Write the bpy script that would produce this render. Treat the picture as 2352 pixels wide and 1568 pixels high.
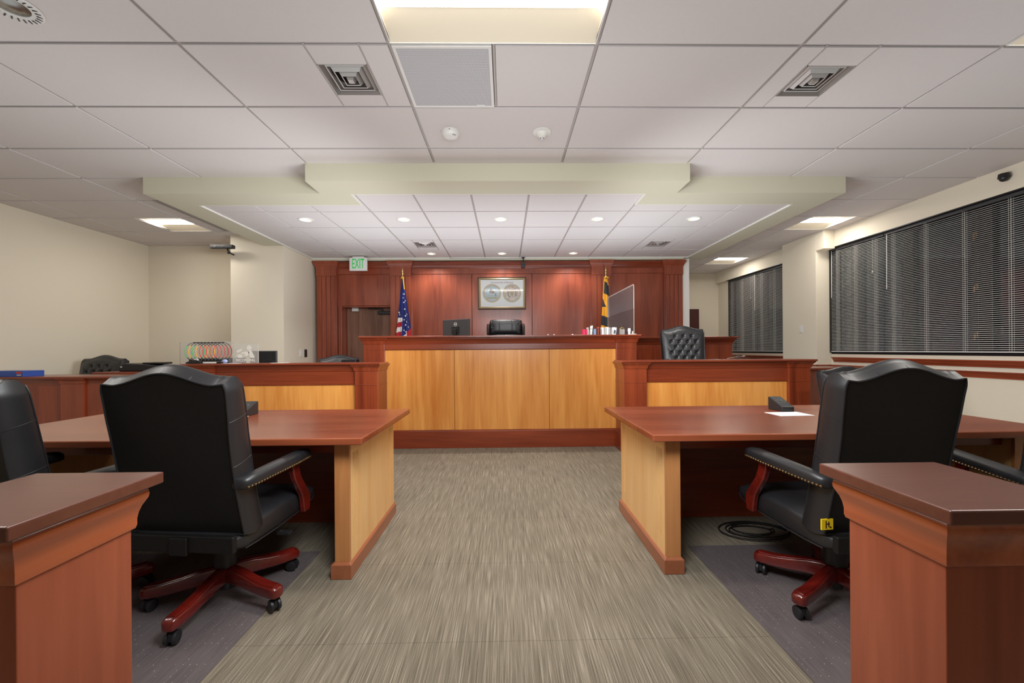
import bpy, math, random
from math import sin, cos, pi, radians, sqrt, exp
from mathutils import Matrix, Vector
random.seed(7)
for o in list(bpy.data.objects): bpy.data.objects.remove(o, do_unlink=True)
S = bpy.context.scene
COL = S.collection

# ------------------------------------------------------------ camera
FPX, CYP, YAW, ROLL, HC = 922.0, 803.4, 0.015, -0.0074, 1.2
cam = bpy.data.cameras.new('camera'); camo = bpy.data.objects.new('camera', cam); COL.objects.link(camo)
cam.sensor_width = 36; cam.lens = FPX/2352*36; cam.shift_y = (CYP-784)/2352
cam.clip_start = 0.02
_R0 = Vector((cos(YAW), -sin(YAW), 0)); _F = Vector((sin(YAW), cos(YAW), 0)); _U0 = Vector((0, 0, 1))
_R = _R0*cos(ROLL)+_U0*sin(ROLL); _U = -_R0*sin(ROLL)+_U0*cos(ROLL)
M = Matrix(((_R.x, _U.x, -_F.x, 0), (_R.y, _U.y, -_F.y, 0), (_R.z, _U.z, -_F.z, HC), (0, 0, 0, 1)))
camo.matrix_world = M
S.camera = camo

# ------------------------------------------------------------ world, exposure, added fill lights
w = bpy.data.worlds.new('night'); S.world = w; w.use_nodes = True
w.node_tree.nodes['Background'].inputs[0].default_value = (.35, .42, .6, 1)
w.node_tree.nodes['Background'].inputs[1].default_value = 0.012
S.view_settings.view_transform = 'Standard'; S.view_settings.look = 'None'
S.view_settings.gamma = 1; S.view_settings.use_curve_mapping = False
S.view_settings.exposure = 0.75
LENS_E = 22.0        # troffer lens emission
SPOT_W = 21.0       # downlight watts
def area(name, loc, target, sx, sy, power, col, spread=180):
    l = bpy.data.lights.new(name, 'AREA'); l.shape = 'RECTANGLE'; l.size = sx; l.size_y = sy
    l.energy = power; l.color = col; l.spread = radians(spread)
    o = bpy.data.objects.new(name, l); COL.objects.link(o); o.location = loc
    o.rotation_euler = (Vector(target)-Vector(loc)).to_track_quat('-Z', 'Y').to_euler()
    return o
P_HALL, P_BENCH, P_FRONT, P_SIDE, P_NEAR = 41, 28, 11.5, 18.5, 8
area('fill_up_hall', (0, 1.1, 1.32), (0, 1.1, 3), 8.5, 4.0, P_HALL, (.84, .95, 1))  # added up-facing fill to brighten the main ceiling, no real fixture
area('fill_up_bench', (-.05, 5.4, 1.7), (-.05, 5.4, 3), 5.2, 1.7, P_BENCH, (.84, .94, 1))  # unseen fill added below the tray ceiling to lift it
area('fill_front', (0, 1.0, 2.0), (0, 5, 1.5), 1.6, .8, P_FRONT, (.95, .98, 1), 105)  # added fill facing the bench front, not a lamp of the room
for s_ in (-1, 1):
    area('fill_side', (s_*.3, 3.1, 1.7), (s_*3.5, 4.35, 1.55), 1.2, .9, P_SIDE, (.93, .98, 1), 108)  # pair of unseen fills added to brighten the side walls
    area('fill_near', (s_*.15, 1.05, 1.8), (s_*1.1, 1.95, .75), .5, .6, P_NEAR, (.95, .98, 1), 120)  # small added fills for the post sides and table end panels

# ------------------------------------------------------------ materials
def newmat(name):
    m = bpy.data.materials.new(name); m.use_nodes = True
    return m, m.node_tree.nodes, m.node_tree.links, m.node_tree.nodes['Principled BSDF']
def srgb(r, g, b):
    f = lambda c: ((c/255+.055)/1.055)**2.4 if c > 10 else c/255/12.92
    return (f(r), f(g), f(b), 1)
def plain(name, col, rough=.5, metal=0, spec=.5, bump=0, bscale=200, emit=0, coat=0):
    m, n, l, p = newmat(name)
    p.inputs['Base Color'].default_value = col; p.inputs['Roughness'].default_value = rough
    p.inputs['Metallic'].default_value = metal; p.inputs['Specular IOR Level'].default_value = spec
    p.inputs['Coat Weight'].default_value = coat
    if emit: p.inputs['Emission Color'].default_value = col; p.inputs['Emission Strength'].default_value = emit
    if bump:
        t = n.new('ShaderNodeTexCoord'); x = n.new('ShaderNodeTexNoise'); b = n.new('ShaderNodeBump')
        x.inputs['Scale'].default_value = bscale; x.inputs['Detail'].default_value = 3
        b.inputs['Strength'].default_value = bump; b.inputs['Distance'].default_value = .002
        l.new(t.outputs['Object'], x.inputs['Vector']); l.new(x.outputs['Fac'], b.inputs['Height']); l.new(b.outputs['Normal'], p.inputs['Normal'])
    return m
def wood(name, dark, light, axis='Z', rough=.32, fine=1.0, coat=.25, contrast=1.0):
    """streaky lacquered veneer, grain running along the given axis"""
    m, n, l, p = newmat(name)
    t = n.new('ShaderNodeTexCoord')
    def noise(sc, detail, lac=2.0, dist=0.0):
        mp = n.new('ShaderNodeMapping'); v = [sc[0]]*3; v['XYZ'.index(axis)] = sc[1]
        mp.inputs['Scale'].default_value = v; l.new(t.outputs['Object'], mp.inputs['Vector'])
        x = n.new('ShaderNodeTexNoise'); x.inputs['Scale'].default_value = 1; x.inputs['Detail'].default_value = detail
        x.inputs['Distortion'].default_value = dist; l.new(mp.outputs[0], x.inputs['Vector']); return x
    a = noise((5.0, .55), 3, dist=.8); b = noise((70*fine, 2.6), 4); c = noise((14, 1.0), 2, dist=1.5)
    mx = n.new('ShaderNodeMath'); mx.operation = 'MULTIPLY_ADD'; mx.inputs[1].default_value = .55
    m2 = n.new('ShaderNodeMath'); m2.operation = 'MULTIPLY'; m2.inputs[1].default_value = .18
    m3 = n.new('ShaderNodeMath'); m3.operation = 'MULTIPLY_ADD'; m3.inputs[1].default_value = .27
    l.new(b.outputs['Fac'], m2.inputs[0]); l.new(c.outputs['Fac'], m3.inputs[0]); l.new(m2.outputs[0], m3.inputs[2])
    l.new(a.outputs['Fac'], mx.inputs[0]); l.new(m3.outputs[0], mx.inputs[2])
    r = n.new('ShaderNodeValToRGB'); hw = .17/contrast
    r.color_ramp.elements[0].position = .5-hw; r.color_ramp.elements[0].color = dark
    r.color_ramp.elements[1].position = .5+hw; r.color_ramp.elements[1].color = light
    l.new(mx.outputs[0], r.inputs[0]); l.new(r.outputs[0], p.inputs['Base Color'])
    p.inputs['Roughness'].default_value = rough; p.inputs['Coat Weight'].default_value = coat; p.inputs['Coat Roughness'].default_value = .18
    return m
M_ = {}
M_['panel'] = wood('honey_panel_wood', srgb(196, 118, 48), srgb(232, 164, 86), 'Z', .30)
M_['cherryZ'] = wood('cherry_wood_vertical', srgb(100, 37, 19), srgb(150, 68, 38), 'Z', .30)
M_['cherryX'] = wood('cherry_wood_across', srgb(98, 35, 18), srgb(146, 65, 36), 'X', .30)
M_['cherryY'] = wood('cherry_wood_lengthwise', srgb(118, 48, 28), srgb(165, 80, 50), 'Y', .25)
M_['wall'] = wood('wall_panel_wood', srgb(114, 46, 27), srgb(162, 80, 52), 'Z', .34)
M_['postZ'] = wood('post_wood', srgb(140, 66, 42), srgb(178, 96, 66), 'Z', .30)
M_['postcrown'] = wood('post_crown_wood', srgb(150, 64, 28), srgb(206, 108, 60), 'Y', .16, coat=.8)
M_['posttop'] = wood('post_cap_wood', srgb(84, 44, 34), srgb(112, 66, 52), 'X', .30, coat=.3)
M_['tabletop'] = wood('table_top_wood', srgb(118, 54, 30), srgb(156, 82, 52), 'X', .25, coat=.3)
M_['tan'] = wood('tan_maple_wood', srgb(236, 176, 104), srgb(252, 208, 142), 'Z', .32)
M_['tanleg'] = wood('amber_leg_wood', srgb(176, 112, 62), srgb(204, 142, 88), 'Z', .32)
M_['plinth'] = wood('table_plinth_wood', srgb(146, 84, 54), srgb(176, 108, 72), 'Y', .32)
M_['doorwood'] = wood('door_oak', srgb(104, 68, 52), srgb(142, 100, 80), 'Z', .45, coat=.05, contrast=1.6)
M_['mahog'] = wood('red_mahogany', srgb(74, 15, 11), srgb(120, 30, 22), 'X', .2, coat=.7)
M_['darkdoor'] = wood('dark_red_door', srgb(62, 22, 18), srgb(80, 32, 26), 'Z', .4)
M_['seam'] = plain('seam_dark', srgb(60, 28, 16), .6)
M_['ceil'] = plain('ceiling_tile', srgb(214, 207, 205), .95, spec=.1, bump=.5, bscale=160)
M_['grid'] = plain('ceiling_grid', srgb(176, 168, 164), .4)
M_['paint'] = plain('wall_paint_beige', srgb(222, 211, 192), .85, spec=.2, bump=.1, bscale=60)
M_['paintw'] = plain('wall_paint_white', srgb(240, 238, 234), .85, spec=.2)
M_['soffit'] = plain('soffit_paint', srgb(206, 201, 180), .9, spec=.2)
M_['white'] = plain('white_enamel', srgb(225, 222, 218), .35)
M_['whitetrim'] = plain('white_trim', srgb(225, 222, 214), .5)
M_['black'] = plain('black_plastic', srgb(28, 28, 30), .38)
M_['blackmat'] = plain('black_matte', srgb(16, 16, 17), .7)
M_['rubber'] = plain('caster_rubber', srgb(34, 34, 37), .42)
M_['metal'] = plain('brushed_metal', srgb(170, 168, 165), .3, metal=1)
M_['chrome'] = plain('chrome', srgb(215, 213, 210), .12, metal=1)
M_['cupm'] = plain('bright_reflector', srgb(238, 234, 228), .22, metal=.6)
M_['brass'] = plain('antique_brass', srgb(138, 112, 80), .3, metal=1)
M_['gold'] = plain('gold_finial', srgb(214, 190, 130), .25, metal=1)
M_['louver'] = plain('louver_metal', srgb(196, 190, 186), .35, metal=.6)
M_['duct'] = plain('dark_duct', srgb(38, 30, 28), .8)
M_['paper'] = plain('white_paper', srgb(250, 250, 248), .7)
M_['framedark'] = plain('window_frame_black', srgb(22, 20, 22), .4)
M_['slat'] = plain('blind_slat', srgb(244, 241, 236), .4)
M_['cordm'] = plain('blind_cord', srgb(206, 200, 190), .6)
M_['screen'] = plain('dark_grey_plastic', srgb(62, 60, 62), .5)
M_['leather'] = plain('black_leather', srgb(31, 31, 34), .40, spec=.65, bump=.10, bscale=420)
M_['leather_back'] = plain('black_vinyl_back', srgb(19, 18, 18), .5, spec=.4, bump=.15, bscale=300)
M_['lens'] = plain('lamp_lens', (1, .97, .91, 1), .5, emit=LENS_E)
M_['bulb'] = plain('lamp_bulb', (1, .93, .82, 1), .5, emit=3)
M_['troff'] = plain('troffer_reflector', srgb(236, 224, 202), .5)
M_['mullion'] = plain('dark_mullion', srgb(30, 26, 28), .35)

def glassmat(name, tint=(1, 1, 1, 1), rough=0.0, alpha_mix=.0):
    m, n, l, p = newmat(name)
    p.inputs['Base Color'].default_value = tint; p.inputs['Roughness'].default_value = rough
    p.inputs['Transmission Weight'].default_value = 1; p.inputs['IOR'].default_value = 1.5
    return m
M_['glass'] = glassmat('window_glass', (.5, .52, .56, 1))
def acrylic(name, fac, col=(.85, .82, .82, 1)):
    m, n, l, p = newmat(name)
    n.remove(p); out = n['Material Output']
    tr = n.new('ShaderNodeBsdfTransparent'); gl = n.new('ShaderNodeBsdfGlossy'); df = n.new('ShaderNodeBsdfDiffuse')
    gl.inputs['Roughness'].default_value = .05; df.inputs['Color'].default_value = col
    a = n.new('ShaderNodeMixShader'); b = n.new('ShaderNodeMixShader'); fr = n.new('ShaderNodeFresnel'); fr.inputs['IOR'].default_value = 1.45
    a.inputs[0].default_value = fac; l.new(tr.outputs[0], a.inputs[1]); l.new(df.outputs[0], a.inputs[2])
    l.new(fr.outputs[0], b.inputs[0]); l.new(a.outputs[0], b.inputs[1]); l.new(gl.outputs[0], b.inputs[2]); l.new(b.outputs[0], out.inputs[0])
    return m
M_['acryl'] = acrylic('clear_acrylic', .08, (.85, .74, .74, 1))
M_['acryl2'] = acrylic('etched_acrylic', .28, (.8, .78, .72, 1))
M_['frost'] = plain('frosted_etch', srgb(214, 208, 198), .6)

def carpetmat():
    m, n, l, p = newmat('striped_carpet')
    t = n.new('ShaderNodeTexCoord')
    def noise(sc, detail, off=0):
        mp = n.new('ShaderNodeMapping'); mp.inputs['Scale'].default_value = sc; mp.inputs['Location'].default_value = (off, off, 0)
        l.new(t.outputs['Object'], mp.inputs['Vector']); x = n.new('ShaderNodeTexNoise'); x.inputs['Scale'].default_value = 1
        x.inputs['Detail'].default_value = detail; l.new(mp.outputs[0], x.inputs['Vector']); return x.outputs['Fac']
    def math_(op, a, b, c=None):
        q = n.new('ShaderNodeMath'); q.operation = op
        for i, v in enumerate((a, b, c)):
            if v is None: continue
            if isinstance(v, (int, float)): q.inputs[i].default_value = v
            else: l.new(v, q.inputs[i])
        return q.outputs[0]
    s1 = noise((300, 5, 1), 2); s2 = noise((150, 1.6, 1), 2, 7); s3 = noise((520, 420, 1), 1, 3); s4 = noise((1.2, 1.2, 1), 2, 9)
    v = math_('MULTIPLY_ADD', s1, .55, math_('MULTIPLY_ADD', s2, .30, math_('MULTIPLY', s3, .35)))
    v = math_('MULTIPLY_ADD', s4, .10, v)
    r = n.new('ShaderNodeValToRGB'); l.new(v, r.inputs[0])
    e = r.color_ramp.elements; e[0].position = .48; e[0].color = srgb(98, 90, 78); e[1].position = .86; e[1].color = srgb(182, 172, 154)
    x = r.color_ramp.elements.new(.66); x.color = srgb(132, 122, 106)
    # tile seams every .61 m
    sx = n.new('ShaderNodeSeparateXYZ'); l.new(t.outputs['Object'], sx.inputs[0])
    def seam(o):
        a = math_('ADD', o, 100.15); b = math_('MODULO', a, .6096); return math_('LESS_THAN', b, .004)
    sm = math_('MAXIMUM', seam(sx.outputs[0]), seam(sx.outputs[1]))
    mx = n.new('ShaderNodeMix'); mx.data_type = 'RGBA'; l.new(math_('MULTIPLY', sm, .28), mx.inputs[0]); l.new(r.outputs[0], mx.inputs[6]); mx.inputs[7].default_value = srgb(70, 60, 46)
    l.new(mx.outputs[2], p.inputs['Base Color']); p.inputs['Roughness'].default_value = .95; p.inputs['Specular IOR Level'].default_value = .1
    b = n.new('ShaderNodeBump'); b.inputs['Strength'].default_value = .6; b.inputs['Distance'].default_value = .004
    l.new(v, b.inputs['Height']); l.new(b.outputs[0], p.inputs['Normal'])
    return m
M_['carpet'] = carpetmat()
def matmat():
    m, n, l, p = newmat('chair_mat_vinyl')
    t = n.new('ShaderNodeTexCoord'); mp = n.new('ShaderNodeMapping'); mp.inputs['Scale'].default_value = (36, 36, 36)
    l.new(t.outputs['Object'], mp.inputs[0]); v = n.new('ShaderNodeTexVoronoi'); v.inputs['Scale'].default_value = 1; v.inputs['Randomness'].default_value = .12
    l.new(mp.outputs[0], v.inputs['Vector'])
    r = n.new('ShaderNodeValToRGB'); r.color_ramp.interpolation = 'CONSTANT'
    r.color_ramp.elements[0].color = srgb(205, 196, 194); r.color_ramp.elements[1].position = .075
    r.color_ramp.elements[1].color = srgb(126, 116, 116)
    l.new(v.outputs['Distance'], r.inputs[0])
    x = n.new('ShaderNodeTexNoise'); mp2 = n.new('ShaderNodeMapping'); mp2.inputs['Scale'].default_value = (120, 7, 1)
    l.new(t.outputs['Object'], mp2.inputs[0]); l.new(mp2.outputs[0], x.inputs['Vector']); x.inputs['Scale'].default_value = 1
    mx = n.new('ShaderNodeMix'); mx.data_type = 'RGBA'; mx.blend_type = 'MULTIPLY'; mx.inputs[0].default_value = .6
    l.new(r.outputs[0], mx.inputs[6]); l.new(x.outputs['Fac'], mx.inputs[7])
    l.new(mx.outputs[2], p.inputs['Base Color']); p.inputs['Roughness'].default_value = .38
    return m
M_['mat'] = matmat()

# ------------------------------------------------------------ mesh builder
class MB:
    def __init__(s): s.v = []; s.f = []; s.mi = []
    def add(s, vs, fs, mi=0):
        k = len(s.v); s.v += [tuple(v) for v in vs]
        for f in fs: s.f.append(tuple(i+k for i in f)); s.mi.append(mi)
        return s
    def box(s, x0, x1, y0, y1, z0, z1, mi=0):
        if x0 > x1: x0, x1 = x1, x0
        if y0 > y1: y0, y1 = y1, y0
        if z0 > z1: z0, z1 = z1, z0
        return s.add([(x0,y0,z0),(x1,y0,z0),(x1,y1,z0),(x0,y1,z0),(x0,y0,z1),(x1,y0,z1),(x1,y1,z1),(x0,y1,z1)],
              [(0,3,2,1),(4,5,6,7),(0,1,5,4),(1,2,6,5),(2,3,7,6),(3,0,4,7)], mi)
    def prism(s, poly, z0, z1, mi=0):
        n = len(poly)
        vs = [(x,y,z0) for x,y in poly]+[(x,y,z1) for x,y in poly]
        return s.add(vs, [tuple(reversed(range(n))), tuple(range(n,2*n))]+[(i,(i+1)%n,n+(i+1)%n,n+i) for i in range(n)], mi)
    def extr(s, poly, axis, a0, a1, mi=0):
        """poly in the plane normal to axis ('X': (y,z), 'Y': (x,z)) extruded from a0 to a1"""
        n = len(poly)
        P = (lambda p,a:(a,p[0],p[1])) if axis == 'X' else (lambda p,a:(p[0],a,p[1]))
        vs = [P(p,a0) for p in poly]+[P(p,a1) for p in poly]
        return s.add(vs, [tuple(range(n)), tuple(reversed(range(n,2*n)))]+[(i,n+i,n+(i+1)%n,(i+1)%n) for i in range(n)], mi)
    def rings(s, rs, closed=True, cap=True, mi=0):
        n = len(rs[0]); vs = [p for r in rs for p in r]; fs = []
        for i in range(len(rs)-1):
            for j in range(n if closed else n-1):
                a, b = i*n+j, i*n+(j+1)%n
                fs.append((a, b, b+n, a+n))
        if cap: fs += [tuple(reversed(range(n))), tuple(range((len(rs)-1)*n, len(rs)*n))]
        return s.add(vs, fs, mi)
    def tube(s, pts, r, seg=8, cap=True, mi=0):
        pts = [Vector(p) for p in pts]; rs = []; up = None
        R = r if isinstance(r, (list, tuple)) else [r]*len(pts)
        for i, p in enumerate(pts):
            t = (pts[min(i+1,len(pts)-1)]-pts[max(i-1,0)]).normalized()
            if up is None: up = Vector((0,0,1)) if abs(t.z) < .9 else Vector((1,0,0))
            a = t.cross(up).normalized(); b = a.cross(t).normalized(); up = b
            rs.append([tuple(p+(a*cos(2*pi*k/seg)+b*sin(2*pi*k/seg))*R[i]) for k in range(seg)])
        return s.rings(rs, True, cap, mi)
    def lathe(s, prof, c=(0,0,0), seg=24, axis='Z', mi=0):
        ann = prof[0][0] > .0011 and prof[-1][0] > .0011
        if ann: prof = list(prof)+[prof[0]]
        rs = []
        for r, h in prof:
            r = max(r, .0002)
            if axis == 'Z': rs.append([(c[0]+r*cos(2*pi*k/seg), c[1]+r*sin(2*pi*k/seg), c[2]+h) for k in range(seg)])
            elif axis == 'X': rs.append([(c[0]+h, c[1]+r*cos(2*pi*k/seg), c[2]+r*sin(2*pi*k/seg)) for k in range(seg)])
            else: rs.append([(c[0]+r*sin(2*pi*k/seg), c[1]+h, c[2]+r*cos(2*pi*k/seg)) for k in range(seg)])
        return s.rings(rs, True, not ann, mi)
    def ball(s, c, r, seg=10, mi=0, sx=1, sy=1, sz=1):
        rs = []
        for i in range(seg//2+1):
            a = -pi/2+pi*i/(seg//2); rr = max(cos(a), .001)
            rs.append([(c[0]+sx*r*rr*cos(2*pi*k/seg), c[1]+sy*r*rr*sin(2*pi*k/seg), c[2]+sz*r*sin(a)) for k in range(seg)])
        return s.rings(rs, True, True, mi)
    def grid(s, P, nu, nv, mi=0, flip=False):
        vs = [P(i/(nu-1), j/(nv-1)) for j in range(nv) for i in range(nu)]; fs = []
        for j in range(nv-1):
            for i in range(nu-1):
                q = (j*nu+i, j*nu+i+1, (j+1)*nu+i+1, (j+1)*nu+i)
                fs.append(q[::-1] if flip else q)
        return s.add(vs, fs, mi)
    def loft(s, secs, n=20, e=3.0, axis='Y', mi=0):
        """superellipse sections: (pos, c1, c2, h1, h2)"""
        rs = []
        for sec in secs:
            pos, c1, c2, h1, h2 = sec[:5]; ee = sec[5] if len(sec) > 5 else e; r = []
            for k in range(n):
                a = 2*pi*k/n; ca, sa = cos(a), sin(a)
                u = c1+h1*math.copysign(abs(ca)**(2/ee), ca); v = c2+h2*math.copysign(abs(sa)**(2/ee), sa)
                r.append((u,pos,v) if axis == 'Y' else ((pos,u,v) if axis == 'X' else (u,v,pos)))
            rs.append(r)
        return s.rings(rs, True, True, mi)
    def sweep(s, path, prof, closed=False, mi=0, cap=True):
        """profile (out, z) swept along an xy path, outward = right hand side of travel, mitred"""
        n = len(path); P = [Vector((p[0], p[1])) for p in path]; rs = []
        for i in range(n):
            def nrm(a, b): d = (b-a).normalized(); return Vector((d.y, -d.x))
            if closed: n1, n2 = nrm(P[i-1], P[i]), nrm(P[i], P[(i+1)%n])
            else:
                n1 = nrm(P[i-1], P[i]) if i > 0 else nrm(P[i], P[i+1]); n2 = nrm(P[i], P[i+1]) if i < n-1 else n1
            m = (n1+n2); m = m/ max(m.dot(n1), .1)
            rs.append([(P[i].x+m.x*o, P[i].y+m.y*o, z) for o, z in prof])
        if closed: rs.append(rs[0])
        return s.rings(rs, True, cap and not closed, mi)
    def xf(s, Mx): s.v = [tuple(Mx @ Vector(v)) for v in s.v]; return s
    def build(s, name, mat, parent=None, org=(0,0,0), bevel=0, seg=2, smooth=False, loc=None):
        me = bpy.data.meshes.new(name)
        me.from_pydata([(v[0]-org[0], v[1]-org[1], v[2]-org[2]) for v in s.v], [], s.f); me.update()
        mats = mat if isinstance(mat, (list, tuple)) else [mat]
        for q in mats: me.materials.append(M_[q] if isinstance(q, str) else q)
        if len(mats) > 1: me.polygons.foreach_set('material_index', s.mi)
        import bmesh
        bm = bmesh.new(); bm.from_mesh(me); bmesh.ops.recalc_face_normals(bm, faces=bm.faces); bm.to_mesh(me); bm.free()
        if smooth:
            me.polygons.foreach_set('use_smooth', [True]*len(me.polygons))
            me.set_sharp_from_angle(angle=radians(smooth if smooth is not True else 40))
        o = bpy.data.objects.new(name, me); COL.objects.link(o)
        if parent: o.parent = parent
        if loc: o.location = loc
        if bevel:
            b = o.modifiers.new('bevel', 'BEVEL'); b.width = bevel; b.segments = seg; b.limit_method = 'ANGLE'; b.angle_limit = radians(35); b.harden_normals = False
        return o
def tag(o, label=None, cat=None, group=None, kind=None):
    if label: o['label'] = label
    if cat: o['category'] = cat
    if group: o['group'] = group
    if kind: o['kind'] = kind
    return o
def thing(name, loc, label, cat, group=None, rz=0):
    o = bpy.data.objects.new(name, None); COL.objects.link(o); o.location = loc; o.rotation_euler = (0,0,rz); o.empty_display_size = .1
    return tag(o, label, cat, group)
def struct(name, mb, mat, **k):
    o = mb.build(name, mat, **k); o['kind'] = 'structure'; return o
def kids(o): return [c for c in bpy.data.objects if c.parent == o]
def dup(root, loc, rz, label, group=None, skip=()):
    r = root.copy(); COL.objects.link(r); r.location = loc; r.rotation_euler = (0,0,rz); r['label'] = label
    if group: r['group'] = group
    def rec(src, dst):
        for ch in kids(src):
            if ch.name.split('.')[0] in skip: continue
            c = ch.copy(); COL.objects.link(c); c.parent = dst; rec(ch, c)
    rec(root, r); return r
def text_mesh(txt, size, depth, mat, name, parent, loc, rot, width=None, bold=0):
    cu = bpy.data.curves.new(name, 'FONT'); cu.body = txt; cu.size = size; cu.extrude = depth; cu.align_x = 'CENTER'; cu.align_y = 'CENTER'; cu.offset = bold
    t = bpy.data.objects.new('tmp', cu); COL.objects.link(t)
    dg = bpy.context.evaluated_depsgraph_get(); me = bpy.data.meshes.new_from_object(t.evaluated_get(dg))
    bpy.data.objects.remove(t); me.name = name
    if width:
        xs = [v.co.x for v in me.vertices]; k = width/(max(xs)-min(xs))
        for v in me.vertices: v.co.x *= k
    me.materials.clear(); me.materials.append(M_[mat])
    o = bpy.data.objects.new(name, me); COL.objects.link(o); o.parent = parent; o.location = loc; o.rotation_euler = rot
    return o

# ------------------------------------------------------------ room shell
H = 2.99
XL, XR, YB, YF = -6.0, 5.11, -2.2, 9.53
struct('floor', MB().box(XL-.1, XR+.3, YB-.1, YF+.1, -.05, 0), 'carpet')
ZT = H+.35
struct('wall_left', MB().box(XL-.12, XL, YB, 6.96, 0, ZT), 'paint')
struct('wall_rear', MB().box(XL-.12, XR+.3, YB-.12, YB, 0, ZT), 'paint')
struct('wall_alcove', MB().box(XL-.12, -4.2, 6.84, 6.96, 0, ZT), 'paint')
struct('wall_pier', MB().box(-4.2, -3.40, 6.2, 7.4, 0, ZT), 'paint')
struct('wall_front', MB().box(-3.40, -2.98, 7.30, 7.55, 0, ZT).box(-1.98, 3.31, 7.30, 7.55, 0, ZT).box(-2.98, -1.98, 7.30, 7.55, 2.05, ZT).box(-2.98, -1.98, 7.52, 7.55, 0, 2.05), 'paint')
struct('wall_return', MB().box(3.17, 3.31, 7.18, YF, 0, ZT), 'paintw', bevel=.004)
struct('wall_far', MB().box(3.31, XR+.3, YF, YF+.12, 0, ZT), 'paint')
# window wall: header, sill wall and solid stretches; two window openings
WZ0, WZ1 = 1.10, 2.74
PX = 4.85
mb = MB().box(5.02, XR+.3, YB, YF, WZ1, ZT).box(5.09, XR+.3, YB, YF, 0, WZ0)
mb.box(5.09, XR+.3, 6.2, 6.95, WZ0, WZ1).box(5.09, XR+.3, 9.05, YF, WZ0, WZ1).box(5.09, XR+.3, YB, -.4, WZ0, WZ1)
struct('wall_right', mb, 'paint')
struct('wall_column', MB().box(PX, 5.09, 6.2, 6.96, 0, ZT).box(PX, 5.02, 6.04, 6.2, WZ1-.03, ZT), 'paint', bevel=.003)

# soffit ring round the dropped tray
SO = [(-3.69, 7.30), (-3.69, 4.15), (-1.90, 4.15), (-1.90, 3.85), (1.79, 3.85), (1.79, 4.15), (3.57, 4.15), (3.57, 7.30)]
SI = [(-3.38, 7.10), (-3.38, 4.49), (-1.59, 4.49), (-1.59, 4.18), (1.47, 4.18), (1.47, 4.49), (3.25, 4.49), (3.25, 7.10)]
ZS, ZI = 2.820, 2.838
mb = MB(); n = 8
vs = [(x,y,ZS) for x,y in SO]+[(x,y,ZS) for x,y in SI]+[(x,y,ZT) for x,y in SO]+[(x,y,ZT) for x,y in SI]
fs = []
for i in range(7): fs += [(i, i+1, n+i+1, n+i), (i, 2*n+i, 2*n+i+1, i+1), (n+i, n+i+1, 3*n+i+1, 3*n+i)]
mb.add(vs, fs); mb.box(-3.40, 3.31, 7.10, 7.30, ZS, ZT).box(-3.40, 3.17, 7.10, 7.30, 2.792, ZS)
struct('trim_1', mb, 'soffit')
# thin white lip round the tray opening
mb = MB(); lip = []
for i in range(7):
    (x0,y0),(x1,y1) = SI[i], SI[i+1]
mb.sweep([(SI[i][0], SI[i][1]) for i in range(8)], [(-.006, ZS-.001), (.006, ZS-.001), (.006, ZS+.017), (-.006, ZS+.017)])
mb.box(-3.38, 3.25, 7.09, 7.098, ZS-.001, ZS+.017)
struct('trim_2', mb, 'whitetrim')

def in_rects(x, y, rects): return any(r[0]+1e-5 < x < r[1]-1e-5 and r[2]+1e-5 < y < r[3]-1e-5 for r in rects)
def tiles(xs, ys, z, holes, area_rects, gap=.012, th=.010):
    mb = MB()
    bx = sorted({v for r in holes+area_rects for v in (r[0], r[1])}); by = sorted({v for r in holes+area_rects for v in (r[2], r[3])})
    for i in range(len(xs)-1):
        for j in range(len(ys)-1):
            X0, X1, Y0, Y1 = xs[i]+gap, xs[i+1]-gap, ys[j]+gap, ys[j+1]-gap
            cx = [X0]+[v for v in bx if X0 < v < X1]+[X1]; cy = [Y0]+[v for v in by if Y0 < v < Y1]+[Y1]
            for a in range(len(cx)-1):
                for b in range(len(cy)-1):
                    mx, my = (cx[a]+cx[a+1])/2, (cy[b]+cy[b+1])/2
                    if in_rects(mx, my, holes) or not in_rects(mx, my, area_rects): continue
                    mb.box(cx[a], cx[a+1], cy[b], cy[b+1], z, z+th)
    return mb
GX = [-3.109+1.2192*i for i in range(-3, 8)]; GY = [2.354+.6096*j for j in range(-8, 13)]
VL, VR = (-1.165, -.855), (1.93, 2.24)
troffers = [(GX[5], GX[6], GY[7], GY[8]), (GX[8], GX[9], GY[7], GY[8]), (-4.938, -4.328, GY[13], GY[14]), (4.206, 4.816, GY[13], GY[14]), (4.206, 4.816, GY[17], GY[18]),
            (GX[2], GX[3], GY[7], GY[8])]
vents = [(VL[0], VL[1], 2.52, 2.825), (VR[0], VR[1], 2.52, 2.825)]
slotd = (-4.16, -3.98, 4.80, 6.02)
grille = (-.66, -.07, GY[8]+.005, GY[9]-.005)
tray = [(-3.69, 3.57, 4.15, 7.3), (-1.90, 1.79, 3.85, 4.15)]
room = [(XL, XR, YB, 6.84), (-3.40, 3.17, 6.8, 7.3), (3.1, XR, 6.8, YF)]
holes = troffers+vents+[slotd, grille]+tray
split = []     # extra T bars near diffusers
struct('ceiling', tiles(GX, GY, H, holes+[(VL[0]-.012, VL[0]+.0, GY[8], GY[9]), (VL[1], VL[1]+.012, GY[8], GY[9]), (VR[0]-.012, VR[0], GY[8], GY[9]), (VR[1], VR[1]+.012, GY[8], GY[9]), (-.07, -.05, GY[8], GY[9])], room), 'ceil')
mb = MB()
for i, x in enumerate(GX):
    if XL < x < XR:
        inx = -3.69 < x < 3.57
        y1 = (3.85 if -1.9 < x < 1.79 else 4.15) if inx else (6.84 if x < -4.2 else (6.2 if x < -3.4 else YF))
        mb.box(x-.0115, x+.0115, YB, y1, H+.010, H+.03)
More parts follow.
